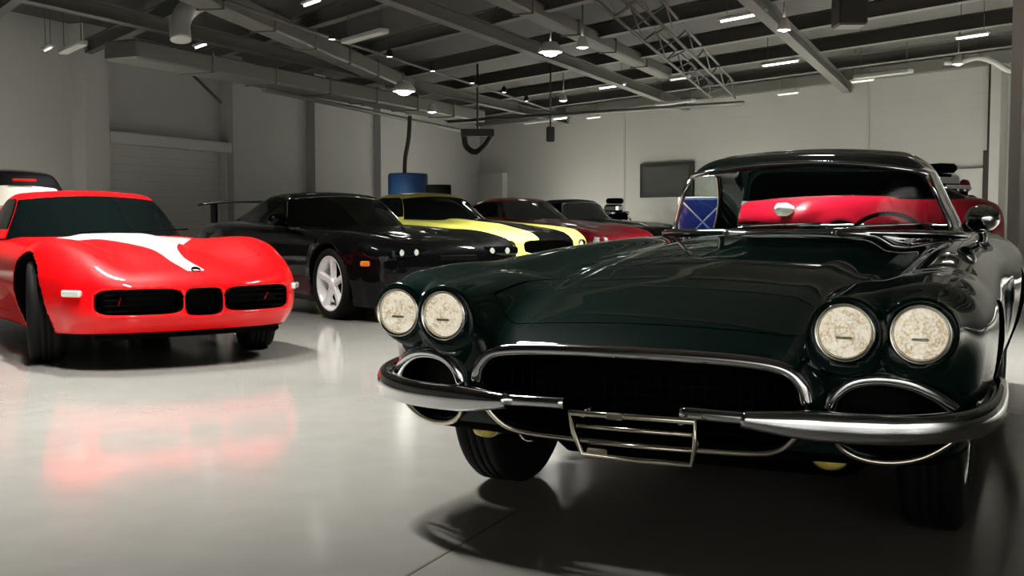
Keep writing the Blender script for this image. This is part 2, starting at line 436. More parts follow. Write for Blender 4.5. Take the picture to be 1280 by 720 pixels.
    def sweepband(name, pts, w, d, mt, taper=0.):
        P = crom([onf(*p) for p in pts], 10); b = MB()
        V = []; n = len(P); k = 12
        for i in range(n):
            T = P[min(i+1, n-1)]-P[max(i-1, 0)]; T /= np.linalg.norm(T); O = np.array((0, -1., 0)); O = O-T*O.dot(T); O /= np.linalg.norm(O); S = np.cross(T, O)
            q = 1-taper*abs(2*i/(n-1)-1)**3
            for j in range(k):
                a = 2*PI*j/k; V.append(P[i]+S*(w*q*math.cos(a))+O*(d*math.sin(a)))
        F = [(i*k+j, i*k+(j+1) % k, (i+1)*k+(j+1) % k, (i+1)*k+j) for i in range(n-1) for j in range(k)]+[tuple(range(k)), tuple((n-1)*k+j for j in range(k))]
        b.add(V, F, True); return b.obj(name, mt, root)
    sweepband('grille_surround', [(-.488, .488), (-.475, .535), (-.43, .574), (-.33, .590), (-.15, .596), (0, .597), (.15, .596), (.33, .590), (.43, .574), (.475, .535), (.488, .488)], .0185, .017, M['chrome'])
    sweepband('grille_lower_trim', [(-.47, .42), (-.45, .385), (-.41, .35), (-.34, .333), (-.18, .328), (0, .327), (.18, .328), (.34, .333), (.41, .35), (.45, .385), (.47, .42)], .010, .012, M['brass'])
    for sg in (1, -1):
        sweepband('intake_surround', [(sg*a, b) for a, b in ((.545, .475), (.56, .515), (.60, .548), (.66, .560), (.73, .550), (.79, .520), (.84, .478))], .0175, .015, M['chrome'])
        sweepband('intake_lower_trim', [(sg*a, b) for a, b in ((.55, .41), (.57, .368), (.62, .340), (.69, .332), (.76, .345), (.82, .38), (.86, .42))], .009, .011, M['brass'])
        # bumper blade
        pts = [(sg*a, b, z) for a, b, z in ((.925, .62, .485), (.934, .40, .472), (.922, .22, .457), (.865, .10, .446), (.745, .015, .440), (.60, -.035, .440), (.45, -.062, .444), (.34, -.075, .450))]
        P = crom(pts, 9)
        def sec(t):
            hh = .040*min(1, .55+2.2*(1-t)) * (1 if t > .12 else .55+.45*t/.12); dd = .024
            out = []
            for i in range(16):
                a = 2*PI*i/16; ca, sa = math.cos(a), math.sin(a); out.append((dd*(abs(ca)**.8)*(1 if ca > 0 else -1), hh*(abs(sa)**.9)*(1 if sa > 0 else -1)+.006*(ca > 0)*0))
            return out
        MB().sweep(P, sec).obj('bumper_blade', M['chrome'], root)
        P = crom([(sg*.36, -.06, .449), (sg*.27, -.064, .451), (sg*.17, -.062, .452)], 6)
        MB().sweep(P, [(.012*math.cos(2*PI*i/10), .017*math.sin(2*PI*i/10)) for i in range(10)]).obj('bumper_bar', M['chrome'], root)
        # bumper bracket
        MB().sweep([(sg*.5, -.03, .445), (sg*.5, .16, .44)], [(-.012, -.02), (.012, -.02), (.012, .02), (-.012, .02)]).obj('bumper_bracket', M['dark'], root)
        # headlights
        for xc, y0 in ((XI, -.045), (XO, -.01)):
            hl = MB().lathe([(.077, .03), (.0775, .0), (.0755, -.008), (.0715, -.011), (.0675, -.006), (.066, .006)][::-1], (sg*xc, y0+.034, ZL), (0, 1, 0), 48).obj('headlight', M['chrome'], root)
            MB().lathe([(.067, .004), (.064, -.006), (.053, -.016), (.038, -.0235), (.02, -.028), (.001, -.029)], (sg*xc, y0+.034, ZL), (0, 1, 0), 48).obj('headlight_lens', M['lensglass'], hl)
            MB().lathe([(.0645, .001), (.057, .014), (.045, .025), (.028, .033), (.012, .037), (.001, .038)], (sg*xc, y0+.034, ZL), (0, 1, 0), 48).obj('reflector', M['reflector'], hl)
            MB().box((sg*xc, y0+.034-.006, ZL-.014), (.046, .008, .007), .003).obj('filament_shield', M['brass'], hl)
            b = MB()
            b.lathe([(.0655, -.004), (.0665, -.009), (.0685, -.009), (.070, -.006), (.0715, -.012), (.0735, -.011)], (sg*xc, y0+.034, ZL), (0, 1, 0), 48); b.obj('bezel_rim', M['brass'], hl)
        # parking lamps low on the valance
        pl = MB().lathe([(.001, -.024), (.022, -.020), (.036, -.006), (.040, .012)], (0, 0, 0), (0, 1, 0), 24).obj('parking_lamp', M['amber_pale'], root, (sg*.525, .135, .312)); pl.scale = (1, 1, .55)
        MB().lathe([(.040, .012), (.046, .012), (.046, .10), (.03, .12)], (0, 0, 0), (0, 1, 0), 24).obj('lamp_housing', M['chrome'], pl)
        # wheels
        wheel(root, (sg*.745, .80, .335), sg, .335, .185, .195, steel=True, rim_mat=M['chrome'])
        wheel(root, (sg*.745, 3.39, .335), sg, .335, .185, .195, steel=True, rim_mat=M['chrome'])
    # licence plate frame (empty)
    b = MB(); y = -.105
    tl, tr, br, bl = (-.135, y, .435), (.222, y, .438), (.208, y+.02, .318), (-.105, y+.02, .318)
    def loop(pts, r): b.tube(pts, r, closed=True, n=8)
    loop([np.array(p) for p in crom([tl, (0, y, .437), tr, (.222, y+.008, .38), br, (.05, y+.02, .316), bl, (-.125, y+.008, .38)], 1, True)], .0085)
    b.tube([(-.118, y+.01, .398), (.214, y+.01, .40)], .006); b.tube([(-.085, y+.02, .352), (.208, y+.02, .355)], .005)
    fr = b.obj('plate_frame', M['brass'], root)
    MB().box((.0, y-.004, .436), (.05, .02, .02), .004).obj('plate_clamp', M['brass'], fr); MB().box((-.06, y+.02, .33), (.06, .02, .018), .004).obj('plate_clamp', M['brass'], fr)
    [MB().tube([(q, y+.01, .43), (q, -.0, .44), (q, .1, .44)], .008).obj('plate_bracket', M['chrome'], fr) for q in (-.1, .18)]
    # ---------------- greenhouse
    R = spl([(2.11, .82), (2.14, .92), (2.18, 1.06), (2.235, 1.18), (2.31, 1.25), (2.46, 1.288), (2.8, 1.312), (2.95, 1.310), (3.2, 1.285), (3.38, 1.20), (3.52, 1.07), (3.66, .90), (3.72, .82)])
    def comp(x, y, z):
        ax = np.sqrt(x*x+1e-5)
        wf = sstep(2.95, 2.55, y); wr = sstep(3.0, 3.4, y)
        yy = y-(.20-.16*sstep(.92, 1.22, z))*wf*(ax/.62)**2.6+.10*wr*(ax/.6)**2
        r = R(yy); dr = (R(yy+.01)-R(yy-.01))/.02
        top = (z-r+.035*(ax/.5)**2*sstep(1.1, 1.3, z))/np.sqrt(1+dr*dr)
        side = (ax-(.665-np.maximum(z-.88, 0)*.42-.04*sstep(2.7, 3.6, y)))*.96
        return top, side
    def G(x, y, z):
        t, sd = comp(x, y, z); return smax(smax(t, sd, .11), .872-z, .004)
    gm = iso(G, (0, 2.1, .84), (.75, 3.8, 1.36), .0125)
    gm, _ = gm.split(lambda x, y, z: z-.876)
    def ws(x, y, z):
        t, sd = comp(x, y, z); hdr = 1.225-.055*(np.abs(x)/.55)**2
        return np.minimum(np.minimum(hdr-z, 2.60-y), np.minimum(z-.905, t-sd+.085))
    glass, shell = gm.split(ws)
    def sw(x, y, z):
        t, sd = comp(x, y, z)
        rear = 3.10-.35*((z-.88)/.33)**2
        return np.minimum(np.minimum(1.195-z, rear-y), np.minimum(np.minimum(z-.90, sd-t-.0), y-2.26))
    side, shell = shell.split(sw)
    def rw(x, y, z):
        t, sd = comp(x, y, z)
        return np.minimum(np.minimum(1.115-.03*(x/.5)**2-z, y-3.15), np.minimum(z-.93, t-sd+.10))
    rear, shell = shell.split(rw)
    def frame(msh, name, par, r, mt=M['chrome']):
        b = MB()
        for L in msh.compact().loops(): b.tube(resamp(L, .025), r, True, 8)
        return b.obj(name, mt, par)
    g1 = glass.obj('windshield', M['glass'], root); frame(glass, 'windshield_frame', g1, .0115)
    sR, sL = side.split(lambda x, y, z: x)
    for q in (sR, sL): g2 = q.obj('side_window', M['glass'], root); frame(q, 'window_frame', g2, .007)
    g3 = rear.obj('rear_window', M['glass'], root); frame(rear, 'window_frame', g3, .009)
    # keep only the roof: shell above the belt behind the windshield
    pil, roof = shell.split(lambda x, y, z: np.minimum(2.44-y, 1.19-z))
    roof.obj('hardtop_roof', M['green'], root, solid=.022)
    pil.obj('windshield_pillar', M['chrome'], root, solid=.012)
    # cowl chrome strip following the windshield foot
    P = crom([(-.69, 2.50, .893), (-.66, 2.36, .900), (-.56, 2.26, .906), (-.4, 2.20, .910), (-.2, 2.175, .912), (0, 2.17, .913), (.2, 2.175, .912), (.4, 2.20, .910), (.56, 2.26, .906), (.66, 2.36, .900), (.69, 2.50, .893)], 8)
    MB().sweep(P, [(.022, -.014), (.026, .004), (.008, .016), (-.012, .014), (-.014, -.014)]).obj('cowl_trim', M['chrome'], root)
    for x0 in (-.30, .18):
        b = MB(); b.tube(crom([(x0, 2.12, .915), (x0+.1, 2.10, .935), (x0+.27, 2.13, .945)], 6), .004); b.tube([(x0+.12, 2.115, .94), (x0+.42, 2.165, .95)], .005); b.lathe([(.001, .02), (.014, .016), (.016, 0)], (x0, 2.12, .90)); b.obj('wiper', M['chrome'], root)
    # hood ornament strips along fender crowns, door mirror
    b = MB(); b.lathe([(.001, -.03), (.022, -.026), (.043, -.010), (.050, .01), (.048, .03)][::-1], (0, 0, 0), (0, 1, 0), 28)
    mr = b.obj('door_mirror', M['chrome'], root, (.775, 2.25, .972)); mr.scale = (1.45, 1.2, 1.2)
    MB().lathe([(.046, .028), (.001, .032)], (0, 0, 0), (0, 1, 0), 28).obj('mirror_glass', M['tint'], mr)
    MB().tube(crom([(0, 0, -.045), (.005, .01, -.07), (-.005, .02, -.10)], 5), .012).lathe([(.03, -.1), (.026, -.088), (.012, -.08)], (-.005, .02, 0)).obj('mirror_stalk', M['chrome'], mr)
    # interior
    for sx in (-.33, .33):
        def sf(x, y, z, sx=sx):
            bk = smax(supe(x, z-.66, .235, .29, 3.2), np.abs(y-(3.10+.22*(z-.5)))-.06, .05)
            cu = smax(supe(x, y-2.88, .24, .25, 3.5), np.abs(z-.46)-.08, .06)
            cov = -.012*np.abs(np.sin(x*30))*.35
            return smin(bk, cu, .04)+cov*.5+.003
        so = iso(sf, (0, 2.58, .34), (.27, 3.32, 1.03), .02).obj('seat', M['seat'], root); so.location.x = sx
    def df(x, y, z): return smax(smax(np.abs(x)-.63, np.abs(y-2.48)-.09, .06), np.abs(z-.80)-.085+.03*(x/.6)**2, .07)
    iso(df, (0, 2.3, .68), (.68, 2.66, .93), .02).obj('dashboard', M['seat'], root)
    b = MB(); b.tube([(.33+.19*math.cos(a), 2.66+.05*math.sin(a), .83+.165*math.sin(a)) for a in [2*PI*i/32 for i in range(32)]], .011, True)
    for a in (0.1, PI-.1, -PI/2): b.tube([(.33, 2.64, .83), (.33+.19*math.cos(a), 2.66+.05*math.sin(a), .83+.165*math.sin(a))], .007)
    b.tube([(.33, 2.50, .80), (.33, 2.65, .83)], .02); b.obj('steering_wheel', M['dark'], root)
    MB().box((0, 2.3, .225), (1.02, 3.3, .15), .03).obj('chassis', M['dark'], root); MB().box((0, .78, .235), (1.1, .22, .16), .04).obj('front_crossmember', M['dark'], root)
    return root
# ------------------------------------------------------------------ the hall
def concrete(name, c1, c2, rough, scale=.35, bump=.0):
    m = bpy.data.materials.new(name); m.use_nodes = True; nt = m.node_tree; b = nt.nodes['Principled BSDF']
    tc = nt.nodes.new('ShaderNodeTexCoord'); n1 = nt.nodes.new('ShaderNodeTexNoise'); n2 = nt.nodes.new('ShaderNodeTexNoise')
    n1.inputs['Scale'].default_value = scale; n1.inputs['Detail'].default_value = 6; n2.inputs['Scale'].default_value = 6; n2.inputs['Detail'].default_value = 5
    mx = nt.nodes.new('ShaderNodeMix'); mx.data_type = 'RGBA'; mx.inputs[6].default_value = (*c1, 1); mx.inputs[7].default_value = (*c2, 1)
    ad = nt.nodes.new('ShaderNodeMath'); ad.operation = 'MULTIPLY_ADD'; ad.inputs[1].default_value = .35; ad.inputs[2].default_value = 0
    ad2 = nt.nodes.new('ShaderNodeMath'); ad2.operation = 'ADD'
    L = nt.links.new
    L(tc.outputs['Object'], n1.inputs['Vector']); L(tc.outputs['Object'], n2.inputs['Vector']); L(n2.outputs['Fac'], ad.inputs[0]); L(n1.outputs['Fac'], ad2.inputs[0]); L(ad.outputs[0], ad2.inputs[1])
    mr = nt.nodes.new('ShaderNodeMapRange'); mr.inputs[1].default_value = .45; mr.inputs[2].default_value = .95; L(ad2.outputs[0], mr.inputs[0]); L(mr.outputs[0], mx.inputs[0])
    L(mx.outputs[2], b.inputs['Base Color'])
    mr2 = nt.nodes.new('ShaderNodeMapRange'); mr2.inputs[1].default_value = .4; mr2.inputs[2].default_value = 1.; mr2.inputs[3].default_value = rough-.05; mr2.inputs[4].default_value = rough+.06
    L(ad2.outputs[0], mr2.inputs[0]); L(mr2.outputs[0], b.inputs['Roughness'])
    bp = nt.nodes.new('ShaderNodeBump'); bp.inputs['Strength'].default_value = bump; bp.inputs['Distance'].default_value = .02; L(n2.outputs['Fac'], bp.inputs['Height']); L(bp.outputs[0], b.inputs['Normal'])
    b.inputs['Specular IOR Level'].default_value = .75
    return m
def lined(name, col, dz, depth, rough=.6, axis='Z'):
    # painted blocks: horizontal joints every dz metres
    m = bpy.data.materials.new(name); m.use_nodes = True; nt = m.node_tree; b = nt.nodes['Principled BSDF']; L = nt.links.new
    b.inputs['Roughness'].default_value = rough
    g = nt.nodes.new('ShaderNodeNewGeometry'); sp = nt.nodes.new('ShaderNodeSeparateXYZ'); L(g.outputs['Position'], sp.inputs[0])
    md = nt.nodes.new('ShaderNodeMath'); md.operation = 'MODULO'; md.inputs[1].default_value = dz; L(sp.outputs[axis], md.inputs[0])
    lt = nt.nodes.new('ShaderNodeMath'); lt.operation = 'LESS_THAN'; lt.inputs[1].default_value = .02; L(md.outputs[0], lt.inputs[0])
    no = nt.nodes.new('ShaderNodeTexNoise'); no.inputs['Scale'].default_value = .5; L(g.outputs['Position'], no.inputs['Vector'])
    mx = nt.nodes.new('ShaderNodeMix'); mx.data_type = 'RGBA'; mx.inputs[6].default_value = (*[c*.92 for c in col], 1); mx.inputs[7].default_value = (*col, 1); L(no.outputs['Fac'], mx.inputs[0])
    m2 = nt.nodes.new('ShaderNodeMix'); m2.data_type = 'RGBA'; m2.inputs[7].default_value = (*[c*(1-depth) for c in col], 1); L(lt.outputs[0], m2.inputs[0]); L(mx.outputs[2], m2.inputs[6]); L(m2.outputs[2], b.inputs['Base Color'])
    return m
M['floor'] = concrete('polished_concrete', (.235, .229, .207), (.315, .307, .28), .13)
M['crack'] = mat('joint_filler', (.10, .09, .07), .8, bump=(8, .5))
M['wall'] = lined('painted_block_wall', (.52, .52, .49), .405, .10)
M['wallp'] = lined('painted_wall_panel', (.46, .46, .44), .8, .06)
M['door'] = lined('roller_door_slats', (.50, .50, .48), .22, .18)
M['deck'] = lined('ceiling_deck', (.052, .051, .044), .62, .45, .75, 'Y')
M['beam'] = mat('beam_steel', (.095, .094, .082), .6)
M['duct'] = mat('galvanised_duct', (.145, .145, .13), .5, .2)
M['post'] = mat('white_post', (.55, .55, .52), .5)
M['frame'] = mat('dark_bronze_frame', (.02, .018, .014), .4)
M['panelglass'] = mat('grey_window_pane', (.05, .052, .05), .15)
M['lamp'] = mat('lamp_tube', (1, 1, 1), .5, emit=(1, .98, .92), es=6.)
M['lampdim'] = mat('lamp_tube_dim', (1, 1, 1), .5, emit=(1, .98, .92), es=.9)
M['spot'] = mat('spot_lens', (1, 1, 1), .5, emit=(1, .98, .92), es=16.)
PITCH = -.0622; HC = .9724; FP = 1401.05
def ray(px, py):
    r = (px-640)/FP; z = -(py-360)/FP; cp, sp = math.cos(PITCH), math.sin(PITCH)
    return Vector((r, cp-z*sp, sp+z*cp))
def at_z(px, py, z):
    d = ray(px, py); t = (z-HC)/d.z; return Vector((d.x*t, d.y*t, z))
def at_y(px, py, y):
    d = ray(px, py); t = y/d.y; return Vector((d.x*t, y, HC+d.z*t))
CX, CY = -1.49, 52.0
UR = Vector((997, -1401, 0)).normalized()    # along the right wall, towards the viewer
UL = Vector((-590, -1401, 0)).normalized()   # along the left wall, towards the viewer
NR = Vector((-UR.y, UR.x, 0))                # (0.81,0.58): outward of right wall
NL = Vector((UL.y, -UL.x, 0))                # outward of left wall
C0 = Vector((CX, CY, 0))
AR = math.atan2(UR.y, UR.x); AL = math.atan2(UL.y, UL.x)
def on_wall(px, U):
    k = ray(px, 272); # x/y ratio
    r = k.x/k.y; t = (r*CY-CX)/(U.x-r*U.y); return t
def wbox(name, m, U, t0, t1, z0, z1, d0, d1, N, parent=None, bev=0.):
    """box along wall direction U between t0..t1, from offset d0 to d1 inside the room"""
    c = C0+U*((t0+t1)/2)-N*((d0+d1)/2)
    o = MB().box((0, 0, 0), (abs(t1-t0), abs(d1-d0), z1-z0), bev).obj(name, m, parent, None)
    o.location = (c.x, c.y, (z0+z1)/2); o.rotation_euler.z = math.atan2(U.y, U.x)
    return o
def build_room():
    LR, LL, H = 58., 70., 5.9
    e1 = C0+UR*LR; e2 = C0+UL*LL
    poly = [C0+NR*.3+NL*.3, e1+NR*.3, Vector((e1.x, -14, 0)), Vector((e2.x, -14, 0)), e2+NL*.3]
    b = MB(); v = [(p.x, p.y, 0) for p in poly]; n = len(v)
    b.add(v+[(x, y, -.2) for x, y, _ in v], [tuple(range(n)), tuple(range(n, 2*n))[::-1]]+[(i, n+i, n+(i+1) % n, (i+1) % n) for i in range(n)])
    struct(b.obj('floor', M['floor']))
    b = MB(); b.add([(x, y, H) for x, y, _ in v]+[(x, y, H+.2) for x, y, _ in v], [tuple(range(n))[::-1], tuple(range(n, 2*n))]+[(i, (i+1) % n, n+(i+1) % n, n+i) for i in range(n)])
    struct(b.obj('ceiling', M['deck']))
    struct(wbox('wall_right', M['wall'], UR, 0, LR, 0, H, -.3, 0, NR)); struct(wbox('wall_left', M['wallp'], UL, 0, LL, 0, H, -.3, 0, NL))
    struct(MB().box(((e1.x+e2.x)/2, -14.15, H/2), (e1.x-e2.x, .3, H)).obj('wall_back', M['wallp']))
    struct(MB().box((e1.x+.15, (e1.y-14)/2, H/2), (.3, abs(e1.y+14)+.6, H)).obj('wall_side', M['wallp']))
    # expansion joint in the floor
    a = at_z(505, 722, 0); c = at_z(652, 636, 0); d = (c-a).normalized()
    Lj = (c-a).length+1.2; o = MB().box((0, 0, 0), (Lj, .009, .0016)).obj('floor_joint', M['crack']); mid = c-d*(Lj/2); o.location = (mid.x, mid.y, .0008); o.rotation_euler.z = math.atan2(d.y, d.x); o['kind'] = 'structure'; o.name = 'trim_1'
    # ---- right wall
    k = 2
    for px in (780, 1083):
        t = on_wall(px, UR); o = wbox('trim_%d' % k, M['frame' if 0 else 'wallp'], UR, t-.05, t+.05, 0, 5.3, 0, .03, NR); struct(o); k += 1
    t0, t1 = on_wall(802, UR), on_wall(868, UR)
    w = wbox('window_1', M['frame'], UR, t0, t1, 1.75, 3.02, 0, .10, NR); struct(w)
    o = wbox('window_pane', M['panelglass'], UR, t0+.18, t1-.18, 1.87, 2.90, .06, .13, NR); o.parent = w; o.matrix_parent_inverse = w.matrix_basis.inverted()
    # pale doorway near the right end
    t0, t1 = on_wall(1158, UR), on_wall(1232, UR)
    d = wbox('door_1', M['post'], UR, t0, t1, 0, 2.36, 0, .12, NR); struct(d)
    o = wbox('door_jamb', M['frame'], UR, t1, t1+.16, 0, 2.85, 0, .2, NR); o.parent = d; o.matrix_parent_inverse = d.matrix_basis.inverted()
    t0 = on_wall(1239, UR)
    struct(wbox('trim_%d' % k, M['frame'], UR, t0, t0+.10, 0, 5.2, 0, .3, NR)); k += 1
    struct(wbox('trim_%d' % k, M['post'], UR, t0+.10, t0+.40, 0, 5.2, 0, .35, NR)); k += 1
    # near pillar at the far right edge of the picture
    p = at_z(1264, 340, 0); q = MB().box((0, 0, 2.95), (.62, .5, 5.9), .02).obj('white_pillar', M['post'], None, (p.x+.31, p.y, 0)); tag(q, 'square white pillar at the right edge of the photo', 'pillar'); q['kind'] = 'structure'; q.name = 'trim_%d' % k; k += 1
    # ledge where the far corner opens
    t0 = on_wall(618, UR)
    struct(wbox('trim_%d' % k, M['post'], UR, 0, t0+1, 0, 3.0, 0, .25, NR)); k += 1
    struct(wbox('trim_%d' % k, M['beam'], UR, 0, LR, 5.18, 5.5, 0, .35, NR)); k += 1
    # ---- left wall: roller door bay, pilasters
    for pa, pb, dd in ((278, 291, .45), (384, 398, .35), (468, 474, .3), (92, 122, .45)):
        ta, tb = on_wall(pb, UL), on_wall(pa, UL); struct(wbox('trim_%d' % k, M['wallp'], UL, ta, tb, 0, 5.9, 0, dd, NL)); k += 1
    ta, tb = on_wall(277, UL), on_wall(125, UL)
    d = wbox('door_2', M['door'], UL, ta+.12, tb-.05, 0, 2.95, 0, .08, NL); struct(d)
    o = wbox('door_header', M['post'], UL, ta, tb, 2.95, 3.25, 0, .42, NL); o.parent = d; o.matrix_parent_inverse = d.matrix_basis.inverted()
    o = wbox('door_guide', M['post'], UL, ta, ta+.12, 0, 2.95, 0, .25, NL); o.parent = d; o.matrix_parent_inverse = d.matrix_basis.inverted()
    # ---- purlins running along the right wall direction, girders along the left wall direction
    def beam(name, U, p0, p1, z, w, h, m):
        # I section
        b = MB(); L = (p1-p0).length
        b.box((0, 0, h/2-.012), (L, w, .024)).box((0, 0, -h/2+.012), (L, w, .024)).box((0, 0, 0), (L, .02, h-.04))
        o = b.obj(name, m); c = (p0+p1)/2; o.location = (c.x, c.y, z); o.rotation_euler.z = math.atan2((p1-p0).y, (p1-p0).x); return o
    lab = 'grey steel roof purlin running parallel to the right wall'
    for i, off in enumerate((3.0, 6.0, 9.0, 12.0, 15.0, 18., 21., 24., 27., 30.)):
        # start where it meets the left wall
        s = C0-NR*off; # intersect with left wall line C0+UL*t : solve
        A = UR; B = UL; dx = s-C0; den = A.x*(-B.y)+A.y*B.x
        tt = -(dx.x*(-B.y)+dx.y*B.x)/den
        p0 = s+UR*(tt); p1 = s+UR*LR
        tag(beam('roof_purlin', UR, p0, p1, 5.32, .22, .34, M['beam']), lab, 'beam', 'steel roof purlins')
    for i, off in enumerate((5.5, 11.5, 17.5, 23.5, 29.5)):
        s = C0-NL*off; A = UL; B = UR; dx = s-C0; den = A.x*(-B.y)+A.y*B.x; tt = -(dx.x*(-B.y)+dx.y*B.x)/den
        p0 = s+UL*tt; p1 = s+UL*66.
        tag(beam('roof_girder', UL, p0, p1, 5.02, .26, .3, M['beam']), 'heavier grey steel girder crossing under the roof purlins', 'beam', 'steel roof girders')
    # lattice truss towards the right of the middle
    a = at_z(763, -6, 4.75); c = at_z(905, 123, 4.75); dv = (c-a).normalized(); n = Vector((-dv.y, dv.x, 0)); a = a-dv*1.
    tr = thing('lattice_truss', 'grey lattice truss hanging below the roof, right of the middle of the photo', 'truss', a); L = (c-a).length
    def tb(p, q, r, par, nm): MB().tube([p, q], r, n=6).obj(nm, M['beam'], par)
    for (o1, z1) in ((-.35, 0), (.35, 0), (-.35, .45), (.35, .45)): tb(n*o1+Vector((0, 0, z1)), n*o1+Vector((0, 0, z1))+dv*L, .035, tr, 'chord')
    N = 12; b = MB()
    for i in range(N):
        for o1 in (-.35, .35):
            b.tube([n*o1+dv*(L*i/N)+Vector((0, 0, .45*(i % 2))), n*o1+dv*(L*(i+1)/N)+Vector((0, 0, .45*((i+1) % 2)))], .02, n=6)
        b.tube([n*(-.35)+dv*(L*i/N), n*.35+dv*(L*(i+1)/N)], .016, n=6)
    b.obj('web_brace', M['beam'], tr)
    # ducts
    def duct(px0, py0, px1, py1, z, w, h, name, label, m):
        a = at_z(px0, py0, z); c = at_z(px1, py1, z); dv = (c-a); L = dv.length; b = MB(); b.box((0, 0, 0), (L, w, h), .04)
        k_ = int(L/2.4)
        for i in range(1, k_): b.box((-L/2+i*L/k_, 0, 0), (.05, w+.05, h+.05))
        o = b.obj(name, m); mm = (a+c)/2; o.location = mm; o.rotation_euler.z = math.atan2(dv.y, dv.x); return tag(o, label, 'duct')
    duct(150, 62, 592, 146, 4.45, .9, .4, 'air_duct', 'long flat grey air duct under the roof above the roller door', M['duct'])
    duct(180, -40, 520, 112, 5.0, .5, .4, 'air_duct', 'grey air duct running beside the round spiral duct, upper left', M['duct'])
    duct(580, -28, 832, 92, 5.15, .4, .3, 'air_duct', 'dark grey duct running towards the lattice truss, top middle', M['beam'])
    a = at_z(232, 34, 4.7); b = MB(); b.tube(crom([a+Vector((-.1, 0, -.25)), a+Vector((-.12, .1, .15)), a+Vector((.1, .3, .5)), a+Vector((.7, .5, .75))], 8), .20, n=20)
    tag(b.obj('duct_elbow', mat('bare_duct_metal', (.6, .6, .58), .3, .4)), 'pale round duct elbow at the top left of the ceiling', 'duct')
    # pipes
    def pipe(pts, r, label, m=M['duct']):
        return tag(MB().tube(pts, r, n=10).obj('ceiling_pipe', m), label, 'pipe')
    pipe([at_z(280, 0, 4.68), at_z(395, 41, 4.68), at_z(690, 138, 4.68)], .03, 'thin track rail carrying the row of small spot lamps', M['beam'])
    pipe([at_z(330, 112, 4.1), at_z(600, 168, 4.1)], .06, 'grey pipe below the long flat air duct')
    pipe([at_z(560, 152, 4.1), at_z(930, 128, 4.15)], .05, 'thin pipe crossing the ceiling in front of the far corner')
    pipe(crom([at_z(1180, 78, 4.8), at_z(1200, 77, 4.8), at_z(1222, 72, 4.8), at_z(1244, 78, 4.75), at_z(1262, 88, 4.6), at_z(1300, 90, 4.6)], 6), .07, 'bent pale pipe near the white pillar at upper right', M['post'])
    pipe([at_z(235, 88, 4.9), at_z(276, 128, 3.9)], .04, 'short sloping pipe left of the roller door frame', M['beam'])
    # hanging hose loop
    hx = at_y(597, 176, 34.); b = MB(); b.tube(crom([at_y(580, 168, 34), at_y(583, 183, 34), at_y(594, 190, 34), at_y(606, 182, 34), at_y(614, 170, 34)], 8), .09, n=10)
    hp = tag(b.obj('hanging_hose', M['frame']), 'dark hose loop hanging from the ceiling by the far corner', 'hose')
    MB().box(tuple(at_y(597, 166, 34)), (1.0, .25, .22)).obj('hose_reel', M['frame'], hp)
    MB().tube([at_y(597, 164, 34), at_y(597, 164, 34)+Vector((0, 0, 2.2))], .03).obj('drop_rod', M['frame'], hp)
    # ceiling speakers / projector
    q = at_y(688, 168, 30); b = MB(); b.box(tuple(q), (.22, .22, .4), .03).tube([q, q+Vector((0, 0, 2.6))], .02); tag(b.obj('hanging_sensor', M['frame']), 'small dark box on a rod hanging near the far wall', 'sensor')
    q = at_y(1062, 12, 18.); b = MB(); b.box(tuple(q), (.45, .5, .55), .03).box(tuple(q+Vector((0, 0, .45))), (.3, .3, .4)); tag(b.obj('unit_heater', M['frame']), 'black box-shaped heater hung under the ceiling, top right', 'heater')
    # ---- lamps
    def strip(px, py, z, ang, L, m, label, rod=True):
        p = at_z(px, py, z); t = thing('strip_light', label, 'light', p, ang, 'ceiling strip lamps')
        MB().box((0, 0, .035), (L, .16, .06), .015).obj('housing', M['post'], t)
        MB().tube([(-L/2+.03, 0, -.012), (L/2-.03, 0, -.012)], .022).obj('tube', m, t)
        if rod:
            MB().tube([(-L*.35, 0, .05), (-L*.35, 0, 5.9-z)], .008, n=6).obj('rod', M['beam'], t); MB().tube([(L*.35, 0, .05), (L*.35, 0, 5.9-z)], .008, n=6).obj('rod', M['beam'], t)
        return t
    spec = [(60, 61, 'dim strip lamp at the far upper left'), (251, 57, 'strip lamp under the flat duct left of the bright floodlight'), (390, 3, 'strip lamp cut by the top of the photo, left of middle'),
            (655, 146, 'strip lamp low over the far corner'), (700, 148, 'strip lamp right beside the one over the far corner'), (742, 147, 'short strip lamp left of the far wall joint'), (828, 135, 'strip lamp just under the wall top, middle right'),
            (765, 108, 'strip lamp under the purlin in the middle of the ceiling'), (928, 21, 'bright strip lamp high right of middle'), (975, 79, 'long strip lamp below the high right one'), (1215, 45, 'strip lamp at the upper right'),
            (985, 117, 'small strip lamp at the top of the right wall'), (1078, 101, 'faint strip lamp at the top of the right wall'), (850, 98, 'strip lamp beyond the lattice truss')]
    for i, (px, py, lb) in enumerate(spec):
        z = 4.95 if py < 110 else 4.7
        strip(px, py, 4.9 if i == 13 else z, AR, (1.2 if i in (7, 8, 9) else .8) if px > 600 else .7, M['lampdim'] if i in (0, 5, 11, 12, 13) else M['lamp'], lb, rod=(i != 13))
    # row of spots on the track
    for i, (px, py) in enumerate(((415, 47), (487, 69), (541, 87), (590, 102), (630, 114), (658, 125))):
        p = at_z(px, py, 4.45); t = thing('track_spot', ('%s small spot lamp on the ceiling track, counted from the left' % ('first', 'second', 'third', 'fourth', 'fifth', 'sixth')[i]), 'light', p, .3*i, 'spot lamps on the track')
        MB().lathe([(.03, .12), (.06, .10), (.075, -.02), (.07, -.04)], n=20).obj('housing', M['frame'], t)
        MB().lathe([(.068, -.03), (.001, -.035)], n=20).obj('lamp_lens', M['spot'], t)
        MB().tube([(0, 0, .1), (0, 0, .17)], .012).obj('stem', M['frame'], t)
